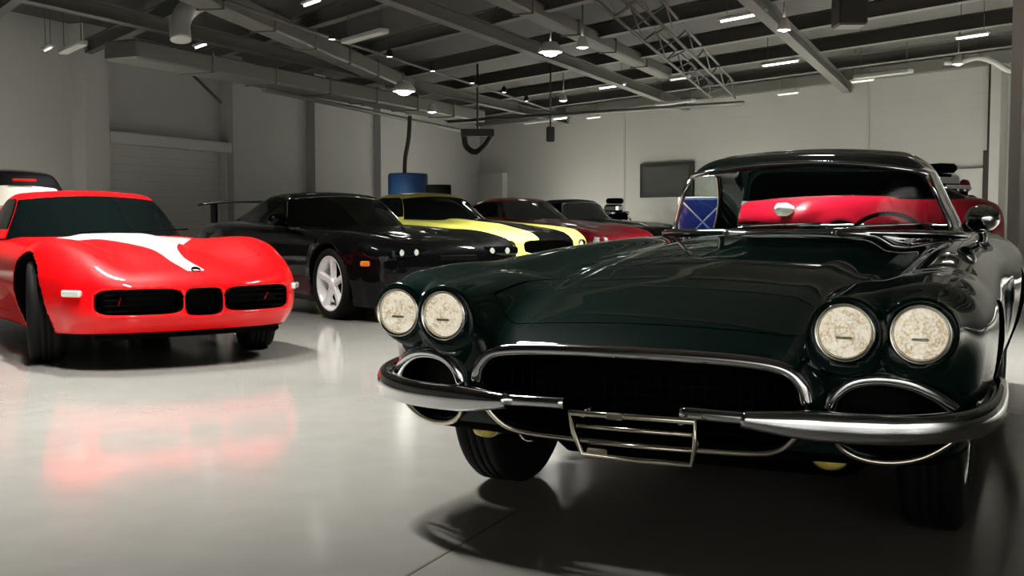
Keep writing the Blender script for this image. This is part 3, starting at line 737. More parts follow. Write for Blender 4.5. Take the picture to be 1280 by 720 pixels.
    for (px, py, lb) in ((505, 113, 'brightest round floodlight under the ceiling, left of middle'), (688, 64, 'bright round floodlight under a purlin, middle of the ceiling'), (980, 36, 'small round floodlight, upper right'), (1198, 79, 'round floodlight at the end of the bent pipe, right'), (704, 125, 'small round lamp above the far corner'), (540, 139, 'round lamp hanging left of the far corner'), (728, 58, 'little lamp right of the middle floodlight')):
        zl = 4.0 if px in (505, 540) else 4.75; p = at_z(px, py, zl); t = thing('floodlight', lb, 'light', p, 0, 'round ceiling floodlights'); big = px in (505, 688)
        s = 1.25 if big else .62
        MB().lathe([(.05, .22), (.12*s, .20), (.22*s, .02), (.23*s, -.02), (.21*s, -.03)], n=28).obj('reflector_shade', M['post'], t)
        MB().lathe([(.001, -.10*s), (.09*s, -.08*s), (.15*s, -.03*s), (.17*s, .02)], n=28).obj('lamp_bulb', M['spot'], t)
        MB().tube([(0, 0, .2), (0, 0, .25 if zl < 4.5 else 1.15)], .02).obj('rod', M['beam'], t)
    # area lamps light the hall, most without a fitting; some are added fill
    def area(x, y, z, sx, sy, e, rot=0., col=(1, .985, .945), spread=84):
        l = bpy.data.lights.new('hall_and_fill_lamp', 'AREA'); l.shape = 'RECTANGLE'; l.size = sx; l.size_y = sy; l.energy = e; l.color = col; l.spread = math.radians(spread)
        o = bpy.data.objects.new('hall_and_fill_lamp', l); COL.objects.link(o); o.location = (x, y, z); o.rotation_euler.z = rot; return o
    for (x, y, e) in LIGHTS:
        if y < -5: area(x, y, 4.9, .5, .5, e*.36, 0, spread=150).rotation_euler = (-math.radians(58), 0, 0)  # added wall washers behind the camera, to brighten chrome and front faces
        else:
            zl = 4.6
            area(x, y, zl, 1.6, .16, e, AR)
            if (x, y) in HB:  # housing and rods added around area lamps that come into view
                t = thing('added_bay_light', HB[(x, y)], 'light', (x, y, zl), AR, 'added long high bay lamps')
                MB().box((0, 0, .055), (1.7, .22, .10), .02).obj('housing', M['post'], t)
                for q in (-.7, .7): MB().tube([(q, 0, .1), (q, 0, 5.88-zl)], .01, n=6).obj('rod', M['beam'], t)
HB = {(-9.5, 24.5): 'added long high bay lamp by the left wall, left of the roller door', (-3, 23): 'added long high bay lamp above the space behind the black coupe', (9.5, 29): 'added long high bay lamp at the right wall top, above the green car roof', (5.2, 36): 'added long high bay lamp at the right wall top, above the wall window', (1, 43): 'added long high bay lamp farthest back, by the wall corner'}
LIGHTS = [(-1.9, 5.3, 190), (1.6, 8.5, 360), (-3.2, 8.6, 150), (6.5, 6.5, 520), (-4.5, 15, 280), (1.2, 13.5, 300), (4.5, 17.5, 300), (9.5, 13, 450), (-12.0, 17.4, 330), (-9.5, 24.5, 480), (-3, 23, 300), (13.5, 22, 1900), (9.5, 29, 1900), (5.2, 36, 1700), (1, 43, 1400), (19, 14, 1300), (-6, -9.5, 2200), (8, -9.5, 2200), (1, -9.5, 1800)]  # right-wall row and yellow-car lamp added to brighten them, rear ones as fill
# ------------------------------------------------------------------ generic modern car bodies
def car_body(root, p):
    """p: splines and numbers describing one body, front at y=0"""
    W, Wz, Tc, Tf, bow, prf = [spl(p[k]) for k in ('W', 'Wz', 'Tc', 'Tf', 'bow', 'prf')]
    L = p['L']; xf = p['xf']; wy = p['wheels']; Ra = p['Ra']; zc = p['R']; paint = p['paint']; zb = spl(p['zb']); ci = p.get('ci', 1.2); co = p.get('co', .8)
    flare = p.get('flare', .02)
    def top2(x, y):
        ax = np.abs(x); dx = ax-xf
        hood = Tc(y)-p.get('crown', .06)*ax**2+p.get('bulge', 0)*(1-sstep(.22, .36, ax))*sstep(.35, .9, y)*sstep(2.4, 1.6, y)
        fen = Tf(y)-np.where(dx < 0, ci, co)*dx*dx
        return smax(hood, fen, .06)
    def f(x, y, z):
        ax = np.sqrt(x*x+1e-5)
        fl = 0
        for yc in wy:
            r = np.sqrt((y-yc)**2+(z-zc)**2+1e-6); fl = fl+flare*sstep(Ra+.16, Ra, r)
        side = (ax-W(y)-Wz(z)-fl)*.95
        top = (z-top2(x, y))*.92
        fr = (bow(ax)+prf(z)-y)*.88
        b = smax(side, top, p.get('kside', .10)); b = smax(b, fr, p.get('kfront', .08))
        b = smax(b, y-(L-.22*ax**2-.05*np.abs(z-.6)), .12)
        b = smax(b, zb(y)-z, .03)
        for cut in p.get('cuts', ()):
            cx, cz, a, bb, n, dep = cut
            g = smax(supe(ax-cx, z-cz, a, bb, n), y-(bow(ax)+prf(z)+dep), .015); b = smax(b, -g, .012)
        for yc in wy:
            w = smax(np.sqrt((y-yc)**2+(z-zc)**2+1e-6)-Ra, .48-ax, .02); b = smax(b, -w, .012)
        return b
    h = p.get('h', .02)
    m = iso(f, (0, -.06, .08), (1.08, L+.08, p.get('ztop', 1.0)), h)
    def under(x, y, z):
        g = zb(y)+.012-z
        for yc in wy: g = np.maximum(g, np.minimum(np.abs(x)-.46, Ra+.006-np.sqrt((y-yc)**2+(z-zc)**2)))
        return g
    u, m = m.split(under); u.obj('underbody', M['dark'], root)
    if p.get('cuts'):
        def cv(x, y, z):
            ax = np.abs(x); g = -9.
            for cx, cz, a, bb, n, dep in p['cuts']:
                g = np.maximum(g, np.minimum(-supe(ax-cx, z-cz, a+.004, bb+.004, n), np.minimum(y-bow(ax)-prf(z)-.012, 1.0-y)))
            return g
        c, m = m.split(cv); c.obj('grille_cavity', M['grille'], root)
    for nm, g, mt in p.get('regions', ()):
        q, m = m.split(g)
        if q.nfaces(): q.obj(nm, M[mt], root)
    hd = p.get('hood')
    if hd:
        q, m = m.split(lambda x, y, z: np.minimum(np.minimum(hd[0]-np.abs(x), y-hd[1]), np.minimum(hd[2]-y, z-.5)), .002)
        for nm, g, mt in p.get('hood_regions', ()):
            s_, q = q.split(g)
            if s_.nfaces(): s_.obj(nm, M[mt], root)
        q.obj('hood', M[paint], root)
    dr = p.get('door')
    if dr:
        q, m = m.split(lambda x, y, z: np.minimum(np.minimum(y-dr[0], dr[1]-y), np.minimum(np.abs(x)-.6, z-zb(y)-.10)), .002)
        a, b = q.split(lambda x, y, z: x)
        a.obj('door', M[paint], root); b.obj('door', M[paint], root)
    m.obj('body', M[paint], root)
    # greenhouse
    G = p['gh']; R = spl(G['R'])
    def comp(x, y, z):
        ax = np.sqrt(x*x+1e-5); wf = sstep(G['ym']+.1, G['ym']-.4, y); wr = sstep(G['ym'], G['ym']+.6, y)
        yy = y-G['wrap']*wf*(ax/.6)**2.4+G.get('wrapr', .08)*wr*(ax/.6)**2
        r = R(yy); dr = (R(yy+.01)-R(yy-.01))/.02
        t = (z-r+.03*(ax/.5)**2)/np.sqrt(1+dr*dr)
        s_ = (ax-(G['w0']-(z-G['zb'])*G['tap']-G.get('nar', 0)*sstep(G['ym'], G['ye'], y)))*.95
        return t, s_
    def g(x, y, z):
        t, s_ = comp(x, y, z); return smax(smax(t, s_, G.get('k', .07)), G['zb']-.03-z, .004)
    gm = iso(g, (0, G['y0']-.15, G['zb']-.06), (G['w0']+.06, G['ye']+.15, G['zt']+.06), h)
    # glasses
    zh = G['zh']; pw = G.get('pw', .045)
    def ws(x, y, z):
        t, s_ = comp(x, y, z); return np.minimum(np.minimum(zh+.0-.03*(x/.5)**2-z, G['ym']-y), t-s_+G.get('pl', .02)-0*z)
    wsd, gm = gm.split(ws); wsd.obj('windshield', M[G.get('glass', 'tint')], root)
    def sw(x, y, z):
        t, s_ = comp(x, y, z); return np.minimum(np.minimum(G['sz']-z, G['sy1']-(z-G['zb'])*G.get('slant', .35)-y), np.minimum(s_-t-pw, z-G['sb']))
    side, gm = gm.split(sw)
    if G.get('bp'):
        pil, side = side.split(lambda x, y, z: .035-np.abs(y-G['bp']))
        if pil.nfaces(): pil.obj('door_pillar', M[paint if not G.get('bpd') else 'dark'], root)
    a, b = side.split(lambda x, y, z: x)
    for q in (a, b):
        if q.nfaces(): q.obj('side_window', M['tint'], root)
    def rw(x, y, z):
        t, s_ = comp(x, y, z); return np.minimum(np.minimum(G['rz']-z, y-G['ym']-.2), t-s_+G.get('rp', .0))
    rear, gm = gm.split(rw)
    if rear.nfaces(): rear.obj('rear_window', M['tint'], root)
    gm.obj('roof', M[G.get('paint', paint)], root)
    if G.get('frame'):
        b = MB()
        for Lp in wsd.compact().loops(.5): b.tube(resamp(Lp, .04), G['frame'], True, 6)
        b.obj('windshield_frame', M['chrome'], root)
    for k, yc in enumerate(wy):
        for sg in (1, -1):
            wheel(root, (sg*(p['xw']), yc, zc), sg, zc, p.get('ww', .24), p.get('ri', .22), p.get('spokes', 5), M[p.get('rim', 'alloy')], steer=(p.get('steer', 0) if k == 0 else 0))
    mrr = p.get('mirror')
    if mrr:
        for sg in p.get('mirror_sides', (1, -1)):
            def mf(x, y, z): return np.sqrt((x/1.0)**2+(y/.75)**2+(z/.62)**2+1e-6)*.7-.075
            o = iso(mf, (0, -.14, -.12), (.15, .14, .12), .014).obj('door_mirror', M[p.get('mirror_paint', paint)], root); o.location = (sg*mrr[0], mrr[1], mrr[2])
            MB().tube([(sg*-.12, .03, -.07), (0, 0, -.02)], .018).obj('mirror_arm', M['dark'], o)
    return f, (bow, prf)
def lampbox(root, name, x, y, z, w, d, h, m, rz=0., bev=.015, par=None):
    return MB().box((0, 0, 0), (w, d, h), bev).obj(name, M[m], par or root, (x, y, z), rz)
GH = dict(y0=1.75, ym=2.5, ye=4.2)
def red_car():
    root = thing('sports_car', 'bright red sports car with a wide white hood stripe and three-part black grille, far left', 'car', (-1.98, 7.22, 0), .625)
    p = dict(L=4.68, paint='red', h=.0175,
        W=[(0, .66), (.15, .76), (.5, .835), (1.0, .875), (1.6, .83), (2.3, .80), (3.0, .84), (3.6, .885), (4.2, .82), (4.68, .62)],
        Wz=[(.1, -.12), (.25, -.075), (.4, -.02), (.52, .0), (.62, .0), (.75, -.035), (.9, -.12)],
        Tc=[(-.1, .57), (0, .60), (.3, .655), (.7, .71), (1.2, .765), (1.7, .815), (2.1, .85), (2.8, .86), (3.9, .84), (4.5, .80), (4.68, .74)],
        Tf=[(-.1, .55), (0, .59), (.3, .69), (.6, .775), (.95, .835), (1.4, .825), (2.0, .80), (2.7, .82), (3.4, .90), (4.0, .88), (4.68, .76)],
        xf=.66, ci=1.0, co=.9, crown=.10, bulge=.03,
        bow=[(0, 0), (.3, .025), (.5, .08), (.66, .18), (.8, .37), (.9, .66)], prf=[(.15, .20), (.25, .10), (.31, .03), (.36, .0), (.5, .0), (.58, .035), (.66, .14), (.75, .3)],
        zb=[(0, .235), (.5, .22), (1.6, .17), (3, .17), (4.0, .24), (4.68, .34)], R=.345, Ra=.40, wheels=(.98, 3.47), xw=.745, ww=.235, ri=.20, spokes=8, steer=-.24,
        kside=.12, kfront=.09, flare=.025, ztop=1.0,
        cuts=[(.0, .434, .122, .088, 5., .16), (.392, .443, .252, .080, 5., .16)],
        hood=(.56, .42, 1.98), door=(2.15, 3.0),
        hood_regions=[('hood_stripe', lambda x, y, z: np.minimum(np.minimum(.055+.27*sstep(.35, 2.0, y)*(y-.2)-np.abs(x-.10*sstep(.4, 1.8, y)), y-.42), 9), 'white')],
        regions=[('nose_stripe', lambda x, y, z: np.minimum(np.minimum(.06-np.abs(x), y-.16), np.minimum(.6-y, z-.58)), 'white')],
        
        gh=dict(y0=1.95, ym=2.78, ye=4.25, zb=.84, zt=1.22, w0=.70, tap=.50, wrap=.26, wrapr=.1, k=.07, R=[(1.86, .80), (1.96, .86), (2.2, 1.0), (2.42, 1.12), (2.56, 1.172), (2.75, 1.20), (3.0, 1.205), (3.2, 1.18), (3.5, 1.06), (3.8, .96), (4.15, .86), (4.3, .80)],
            zh=1.155, pl=.015, sz=1.13, sb=.885, sy1=3.25, slant=.6, rz=1.14, nar=.12, pw=.02, bp=0))
    f, (bow, prf) = car_body(root, p)
    # side marker lamps and grille dividers, parking lamps in the outer grilles
    for sg in (1, -1):
        lampbox(root, 'side_marker', sg*.757, float(bow(.757)+prf(.50))-.004, .50, .035, .145, .042, 'clear', sg*-.62, .008)
        o = lampbox(root, 'parking_lamp', sg*.50, .20, .44, .13, .03, .07, 'grille', sg*-.35, .012)
        MB().tube(crom([(-.01, -.018, -.025), (.0, -.018, .0), (.015, -.018, .028)], 4), .0045).obj('lamp_rib', M['red'], o)
        b = MB()
        for k in range(4): b.box((sg*.37, .13, .385+k*.036), (.46, .008, .006))
        b.obj('grille_bar', M['grille'], root)
    MB().lathe([(.001, -.012), (.022, -.008), (.03, .0), (.03, .01)], (0, 0, 0), (0, -.5, 1), 20).obj('nose_badge', M['dark'], root, (.0, .165, .632))
    MB().box((0, .28, .215), (1.25, .05, .05), .015).obj('chin_spoiler', M['dark'], root)
    for x0 in (-.25, .2): MB().tube(crom([(x0, 1.98, .862), (x0+.2, 1.99, .875), (x0+.42, 2.02, .882)], 5), .006).obj('wiper', M['dark'], root)
    return root
def muscle(name, label, loc, rz, paint, h=.022, **kw):
    root = thing(name, label, 'car', (*loc, 0), rz)
    p = dict(L=4.78, paint=paint, h=h,
        W=[(0, .80), (.12, .855), (.5, .90), (1.0, .92), (1.8, .905), (2.6, .905), (3.4, .935), (4.2, .90), (4.78, .78)],
        Wz=[(.1, -.10), (.25, -.055), (.4, -.02), (.55, .0), (.68, .0), (.82, -.03), (1.0, -.10)],
        Tc=[(-.1, .70), (0, .735), (.25, .80), (.7, .86), (1.3, .91), (1.9, .955), (2.6, .98), (4.0, .99), (4.6, .97), (4.78, .9)],
        Tf=[(-.1, .70), (0, .735), (.3, .81), (.8, .865), (1.3, .885), (1.9, .915), (2.6, .95), (3.4, .985), (4.2, .98), (4.78, .9)],
        xf=.70, ci=.5, co=.8, crown=.05, bulge=.025,
        bow=[(0, 0), (.4, .02), (.65, .07), (.8, .15), (.92, .32)], prf=[(.12, .10), (.25, .04), (.4, .0), (.62, .0), (.70, .03), (.80, .15)],
        zb=[(0, .20), (1.6, .19), (3, .19), (4.2, .24), (4.78, .34)], R=.34, Ra=.385, wheels=(.90, 3.62), xw=.785, ww=.245, ri=.235,
        kside=.10, kfront=.08, flare=.02, ztop=1.1, hood=(.66, .16, 1.85), door=(1.95, 3.05), mirror=(.93, 2.02, 1.02),
        gh=dict(y0=1.75, ym=2.65, ye=4.35, zb=.95, zt=1.36, w0=.74, tap=.52, wrap=.22, wrapr=.1, k=.07, R=[(1.68, .88), (1.80, .96), (2.1, 1.13), (2.35, 1.255), (2.5, 1.315), (2.8, 1.35), (3.1, 1.345), (3.4, 1.29), (3.8, 1.16), (4.2, 1.01), (4.4, .92)],
            zh=1.29, pl=.015, sz=1.27, sb=.99, sy1=3.55, slant=.7, rz=1.27, nar=.08, pw=.02, bp=0))
    for k, v in kw.items():
        if k == 'gh': p['gh'].update(v)
        else: p[k] = v
    car_body(root, p); return root
def black_car():
    r = muscle('sports_coupe', 'black coupe with silver five-spoke wheels and rear wing, between the red and the yellow car', (-.51, 10.62), .639, 'black', .0185,
        L=4.75,
        Tc=[(-.1, .66), (0, .70), (.2, .745), (.7, .80), (1.3, .86), (1.85, .905), (2.6, .92), (4.0, .93), (4.6, .90), (4.75, .85)],
        Tf=[(-.1, .66), (0, .70), (.3, .775), (.8, .85), (1.3, .86), (1.9, .87), (2.6, .89), (3.5, .935), (4.2, .90), (4.75, .82)],
        bulge=.0, R=.345, Ra=.385, ri=.262, ww=.26, xw=.80, wheels=(.86, 3.45), flare=.035, zb=[(0, .13), (1.6, .14), (3, .14), (4.2, .2), (4.75, .3)],
        hood=(.62, .20, 1.75), mirror=(.93, 1.98, .96), mirror_sides=(-1,), door=(1.8, 2.95), cuts=[(0, .36, .50, .07, 5., .15)],
        gh=dict(y0=1.7, ym=2.55, ye=4.3, zb=.90, zt=1.28, w0=.73, tap=.50, wrap=.22, R=[(1.62, .83), (1.74, .905), (2.05, 1.07), (2.28, 1.185), (2.42, 1.235), (2.7, 1.268), (3.0, 1.262), (3.3, 1.20), (3.7, 1.07), (4.1, .95), (4.3, .87)], zh=1.215, sz=1.20, sb=.935, sy1=3.35, slant=.75, rz=1.20, nar=.08, bp=0, frame=.007))
    # wing
    w = MB(); w.sweep(crom([(-.80, 4.45, 1.13), (-.5, 4.42, 1.16), (0, 4.41, 1.17), (.5, 4.42, 1.16), (.80, 4.45, 1.13)], 6), [(.13, .0), (.05, .022), (-.09, .014), (-.13, -.004), (0, -.008)])
    wo = w.obj('rear_wing', M['black'], r)
    for sg in (1, -1): MB().box((sg*.62, 4.46, 1.02), (.03, .18, .26), .01).obj('wing_post', M['black'], wo)
    for sg in (1, -1):
        lampbox(r, 'side_marker', sg*.872, .235, .555, .03, .09, .05, 'amber', sg*-.75, .01)
        hl = lampbox(r, 'headlight', sg*.52, .045, .655, .40, .06, .085, 'tint', sg*-.12, .02)
        for q in (-.10, .07): MB().lathe([(.001, -.01), (.02, -.008), (.03, 0), (.03, .02)], (0, 0, 0), (0, 1, 0), 16).obj('lamp_lens', M['clear'], hl, (q*1.0, -.028, .0))
    lampbox(r, 'centre_panel', 0, -.005, .60, .42, .02, .05, 'grille', 0, .008)
    lampbox(r, 'side_skirt', -.885, 2.2, .30, .05, 1.75, .18, 'sill', 0, .02); lampbox(r, 'side_skirt', .885, 2.2, .30, .05, 1.75, .18, 'sill', 0, .02)
    return r
M['sill'] = mat('dark_maroon_sill', (.05, .012, .010), .35, coat=.5)
def yellow_car():
    st = lambda x, y, z: np.minimum(np.minimum(.30-np.abs(x-.14), y+.01), z-.60)
    r = muscle('muscle_car', 'bright yellow muscle car with a wide black hood stripe, behind the black coupe', (.50, 14.6), .70, 'yellow', .022,
        mirror=None, hood_regions=[('hood_stripe', st, 'black')], regions=[('nose_stripe', lambda x, y, z: np.minimum(st(x, y, z), .3-y), 'black')],
        cuts=[(0, .60, .42, .085, 4., .12), (.66, .61, .11, .075, 2.6, .07)])
    for sg in (1, -1):
        hl = MB().lathe([(.001, -.03), (.04, -.024), (.065, -.008), (.07, .02)], (0, 0, 0), (0, 1, 0), 24).obj('headlight', M['clear'], r, (sg*.65, .13, .61))
        MB().lathe([(.07, .02), (.078, .0), (.084, .02)], (0, 0, 0), (0, 1, 0), 24).obj('headlight_bezel', M['chrome'], hl)
    b = MB()
    for k in range(5): b.box((0, .10, .54+k*.032), (.78, .01, .007))
    b.obj('grille_bar', M['grille'], r)
    return r
def red_far():
    r = muscle('sports_coupe', 'red coupe parked behind the yellow muscle car', (1.95, 18.7), .72, 'red_dull', .028, mirror=None,
        gh=dict(glass='grey_glass', zt=1.34), Tc=[(-.1, .62), (0, .66), (.3, .74), (.9, .83), (1.5, .90), (1.9, .955), (2.6, .98), (4.0, .99), (4.6, .97), (4.78, .9)],
        Tf=[(-.1, .62), (0, .66), (.3, .76), (.8, .86), (1.3, .885), (1.9, .915), (2.6, .95), (3.4, .985), (4.2, .98), (4.78, .9)],
        cuts=[(0, .50, .40, .06, 4., .12)])
    for sg in (1, -1):
        for q in (.50, .68):
            hl = MB().lathe([(.001, -.03), (.04, -.024), (.058, -.008), (.062, .02)], (0, 0, 0), (0, 1, 0), 20).obj('headlight', M['clear'], r, (sg*q, .05+.14*(q-.45), .60))
            MB().lathe([(.062, .02), (.07, .0), (.075, .02)], (0, 0, 0), (0, 1, 0), 20).obj('headlight_bezel', M['chrome'], hl)
    return r
M['grey_glass'] = mat('pale_painted_reflection_glass', (.16, .18, .18), .08, .3)  # pale base colour paints the reflection into the windshield
def black_far():
    r = muscle('classic_coupe', 'black older coupe with pale windshield parked behind the red coupe', (3.1, 22.6), .70, 'black', .03, mirror=None,
        gh=dict(glass='grey_glass', frame=.015, zt=1.40, R=[(1.78, .88), (1.88, .96), (2.1, 1.13), (2.3, 1.28), (2.42, 1.345), (2.8, 1.39), (3.1, 1.385), (3.4, 1.33), (3.8, 1.18), (4.2, 1.01), (4.4, .92)], zh=1.32),
        cuts=[(0, .55, .55, .08, 4., .12)])
    for sg in (1, -1):
        hl = MB().lathe([(.001, -.03), (.05, -.024), (.075, -.008), (.08, .02)], (0, 0, 0), (0, 1, 0), 20).obj('headlight', M['clear'], r, (sg*.70, .05, .62))
        MB().lathe([(.08, .02), (.09, .0), (.095, .02)], (0, 0, 0), (0, 1, 0), 20).obj('headlight_bezel', M['chrome'], hl)
    MB().tube(crom([(-.86, .18, .45), (-.7, -.02, .45), (0, -.07, .45), (.7, -.02, .45), (.86, .18, .45)], 8), .045).obj('front_bumper', M['chrome'], r)
    return r
def engine_parts(r, y0, z0, s=1., par=None):
    e = MB().box((0, y0, z0), (.44*s, .62*s, .26*s), .03).obj('engine_block', M['dark'], r)
    MB().box((0, y0, z0+.24*s), (.26*s, .50*s, .20*s), .05).obj('supercharger', M['chrome'], e)
    MB().box((0, y0-.04, z0+.42*s), (.34*s, .36*s, .14*s), .04).obj('intake_scoop', M['dark'], e)
    for sg in (1, -1):
        MB().box((sg*.25*s, y0, z0+.12*s), (.13*s, .56*s, .09*s), .03).obj('valve_cover', M['chrome'], e)
        for k in range(4): MB().tube(crom([(sg*.24*s, y0-.2*s+k*.14*s, z0), (sg*.40*s, y0-.2*s+k*.14*s, z0-.02), (sg*.46*s, y0-.12*s+k*.14*s, z0-.16*s)], 4), .024*s).obj('exhaust_pipe', M['chrome'], e)
    return e
def hot_rods():
    # open-engined black roadster, farthest of the row
    r = muscle('hot_rod', 'low black roadster with exposed chrome engine at the far end of the row', (3.2, 27.5), .70, 'black', .032, hood=None, bulge=0,
        gh=dict(glass='tint', zt=1.22, zb=.95, frame=.02, R=[(1.78, .88), (1.88, .96), (2.1, 1.10), (2.25, 1.17), (2.42, 1.2), (2.8, 1.21), (3.1, 1.20), (3.4, 1.15), (3.8, 1.06), (4.2, .97), (4.4, .90)], zh=1.15, sz=1.14, rz=1.14))
    engine_parts(r, 1.0, .98, 1.0)
    return r
def back_left():
    # black off-road racer with pale windshield behind the red sports car
    r = muscle('off_road_racer', 'tall black racer with cream windshield partly hidden behind the red sports car roof', (-5.4, 13.3), .66, 'black', .026, L=4.2,
        R=.42, Ra=.48, xw=.80, ww=.3, ri=.2, wheels=(.8, 3.3), zb=[(0, .42), (2, .40), (4.2, .5)], hood=(.6, .16, 1.4), door=(1.6, 2.6),
        Tc=[(-.1, .92), (0, .98), (.25, 1.05), (.8, 1.09), (1.6, 1.12), (2.6, 1.15), (4.2, 1.15)], Tf=[(-.1, .92), (0, .98), (.25, 1.05), (.8, 1.10), (1.6, 1.12), (2.6, 1.13), (4.2, 1.12)], ztop=1.25,
        gh=dict(y0=1.4, ym=2.2, ye=3.9, zb=1.10, zt=1.62, w0=.74, tap=.35, wrap=.15, pl=-.10, glass='cream_glass', R=[(1.35, 1.04), (1.45, 1.12), (1.65, 1.30), (1.85, 1.47), (1.97, 1.56), (2.2, 1.61), (2.9, 1.62), (3.4, 1.58), (3.7, 1.45), (3.9, 1.1), (4.0, 1.0)], zh=1.40, sz=1.40, sb=1.16, sy1=3.3, slant=.2, rz=1.46),
        mirror=(.95, 1.7, 1.25))
    lampbox(r, 'red_badge', .1, 1.74, 1.47, .30, .03, .03, 'red', 0, .006)
    return r
M['cream_glass'] = mat('cream_painted_reflection_glass', (.50, .48, .40), .4)  # light reflected by the windshield is put into the cream colour
def behind_green():
    # red roadster standing behind the green coupe, side on, nose to the left
    r = thing('open_roadster', 'dark red open roadster behind the green coupe, seen through its windows', 'car', (3.75, 17.6, 0), -1.135); r.scale = (1.2, 1.2, 1.2)
    p = dict(L=3.9, paint='red_dull', h=.024,
        W=[(0, .68), (.12, .74), (.5, .82), (1.0, .84), (1.8, .83), (2.6, .83), (3.4, .84), (3.9, .74)], Wz=[(.1, -.12), (.3, -.05), (.5, -.0), (.68, .0), (.85, -.03), (1.0, -.10)],
        Tc=[(-.1, .85), (0, .92), (.25, 1.02), (.8, 1.09), (1.6, 1.12), (2.6, 1.10), (3.5, 1.06), (3.9, .98)], Tf=[(-.1, .85), (0, .92), (.25, 1.0), (.8, 1.06), (1.6, 1.08), (2.6, 1.10), (3.5, 1.08), (3.9, .98)],
        xf=.64, ci=.4, co=.9, crown=.08, bow=[(0, 0), (.4, .02), (.65, .07), (.8, .16), (.92, .32)], prf=[(.12, .12), (.3, .04), (.5, .0), (.75, .0), (.9, .08), (1.0, .2)],
        zb=[(0, .30), (2, .28), (3.9, .38)], R=.36, Ra=.42, wheels=(.75, 3.05), xw=.72, ww=.24, ri=.22, kside=.14, kfront=.14, ztop=1.25, cuts=[(0, .66, .36, .10, 3., .12)], door=(1.7, 2.5), hood=(.6, .2, 1.5),
        gh=dict(y0=1.55, ym=2.2, ye=3.4, zb=1.08, zt=1.30, w0=.66, tap=.5, wrap=.15, R=[(1.5, 1.02), (1.6, 1.10), (1.8, 1.2), (1.95, 1.255), (2.2, 1.27), (2.7, 1.27), (3.0, 1.24), (3.3, 1.12), (3.5, 1.0)], zh=1.24, sz=1.22, sb=1.12, sy1=2.9, slant=.3, rz=1.22, frame=.012, paint='black'))
    car_body(r, p)
    engine_parts(r, 3.35, 1.12, .95)
    mf = MB().lathe([(.001, -.05), (.08, -.04), (.11, 0), (.10, .05), (.001, .07)], (0, 0, 0), (.3, 1, 0), 20).obj('door_mirror', M['red_dull'], r, (-.1, 3.85, 1.27)); MB().tube([(0, 0, 0), (.05, -.05, -.28)], .025).obj('mirror_arm', M['red_dull'], mf)
    for sg in (1, -1): MB().lathe([(.001, -.07), (.05, -.05), (.08, -.01), (.085, .10), (.05, .2), (.001, .24)], (0, 0, 0), (0, 1, 0), 22).obj('headlight', M['steel'], r, (sg*.60, -.02, .92))
    MB().tube(crom([(-.7, .02, .55), (-.4, -.06, .55), (0, -.08, .55), (.4, -.06, .55), (.7, .02, .55)], 6), .04).obj('front_bumper', M['chrome'], r)
    return r
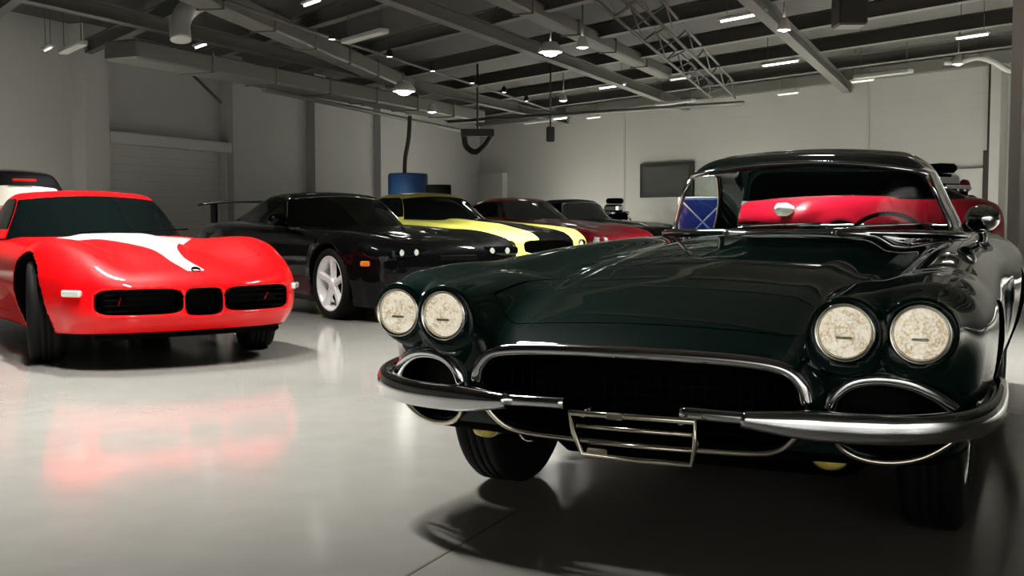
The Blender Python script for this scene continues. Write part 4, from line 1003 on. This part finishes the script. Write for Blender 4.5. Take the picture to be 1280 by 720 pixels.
def furniture():
    # tall folding chair in blue canvas
    p = at_z(884, 300, 0)
    y = 12.; q = at_y(884, 270, y); x0 = q.x
    t = thing('folding_chair', 'tall blue canvas folding chair with white tube frame, seen through the left of the windshield', 'chair', (x0, y, 0), .1)
    W, B, T = .25, .74, 1.18
    MB().box((0, .20, (T+.80)/2), (W*2, .02, T-.80), .008).obj('backrest', M['blue'], t)
    MB().box((0, -.02, B), (W*2, .42, .025), .01).obj('seat', M['blue'], t)
    for sg in (1, -1):
        MB().tube([(sg*W, .21, .55), (sg*W, .215, T+.01)], .013).obj('back_post', M['steel'], t)
        MB().tube([(sg*W, -.24, 0.01), (sg*W, .22, B+.08)], .013).obj('leg', M['steel'], t); MB().tube([(sg*W, .24, 0.01), (sg*W, -.22, B+.02)], .013).obj('leg', M['steel'], t)
    MB().tube([(-W, .215, T+.01), (W, .215, T+.01)], .013).obj('top_rail', M['steel'], t)
    for sg in (1, -1): MB().tube([(sg*W*.95, .185, T-.02), (sg*-W*.3, .18, .86)], .009).obj('strap', M['steel'], t)
    MB().tube([(-W, -.15, .16), (W, -.15, .16)], .011).obj('foot_rail', M['steel'], t)
    # blue tank with standpipe by the left wall
    y = 26.; q = at_y(510, 216, y); b = MB(); r = .46; h = q.z
    b.lathe([(.001, 0), (r*.96, 0), (r, .03), (r, .3), (r*1.03, .32), (r*1.03, .36), (r, .38), (r, h*.6), (r*1.03, h*.6+.02), (r*1.03, h*.6+.06), (r, h*.6+.08), (r, h-.08), (r*.96, h-.02), (.08, h), (.001, h)], (q.x, y, 0), n=40)
    t = tag(b.obj('storage_tank', M['bluep']), 'dark blue cylindrical tank by the left wall above the black coupe', 'tank')
    MB().tube(crom([(q.x-.08, y, h-.02), (q.x-.06, y, h+.35), (q.x+.02, y, h+.8), (q.x+.05, y, h+1.3)], 6), .05).obj('standpipe', M['frame'], t)
    y = 25.; q = at_y(548, 231, y)
    MB().lathe([(.001, 0), (.27, 0), (.285, .02), (.285, q.z-.02), (.27, q.z), (.001, q.z-.01)], (q.x, y, 0), n=32).obj('oil_drum', M['dark']); o = bpy.data.objects['oil_drum']; tag(o, 'black drum top just showing above the yellow car roof', 'drum')
    y = 20.; q = at_y(109, 238, y); tag(MB().box((0, 0, q.z/2), (.36, .4, q.z), .03).box((0, 0, q.z*.6), (.38, .42, .02)).obj('tool_cabinet', M['dark'], None, (q.x, y, 0)), 'black cabinet top just showing above the red sports car roof', 'cabinet')
def build_others():
    red_car(); black_car(); yellow_car(); red_far(); black_far(); hot_rods(); back_left(); behind_green(); furniture()
# ------------------------------------------------------------------ assemble
build_room()
build_green()
try: build_others()
except NameError: pass
cam = bpy.data.cameras.new('camera'); cam.sensor_width = 36; cam.lens = 36*FP/1280; cam.clip_end = 300; cam.clip_start = .05
co = bpy.data.objects.new('camera', cam); COL.objects.link(co); co.location = (0, 0, HC); co.rotation_euler = (PI/2+PITCH, 0, 0); scn.camera = co
w = bpy.data.worlds.new('world'); w.use_nodes = True; w.node_tree.nodes['Background'].inputs[0].default_value = (.02, .02, .02, 1); w.node_tree.nodes['Background'].inputs[1].default_value = .3; scn.world = w
scn.view_settings.view_transform = 'Standard'; scn.view_settings.look = 'None'; scn.view_settings.exposure = 0.0; scn.view_settings.gamma = 1.0; scn.view_settings.use_curve_mapping = False
scn.cycles.use_denoising = True; scn.cycles.sample_clamp_indirect = 6.; scn.cycles.max_bounces = 8; scn.cycles.glossy_bounces = 5; scn.cycles.transparent_max_bounces = 12
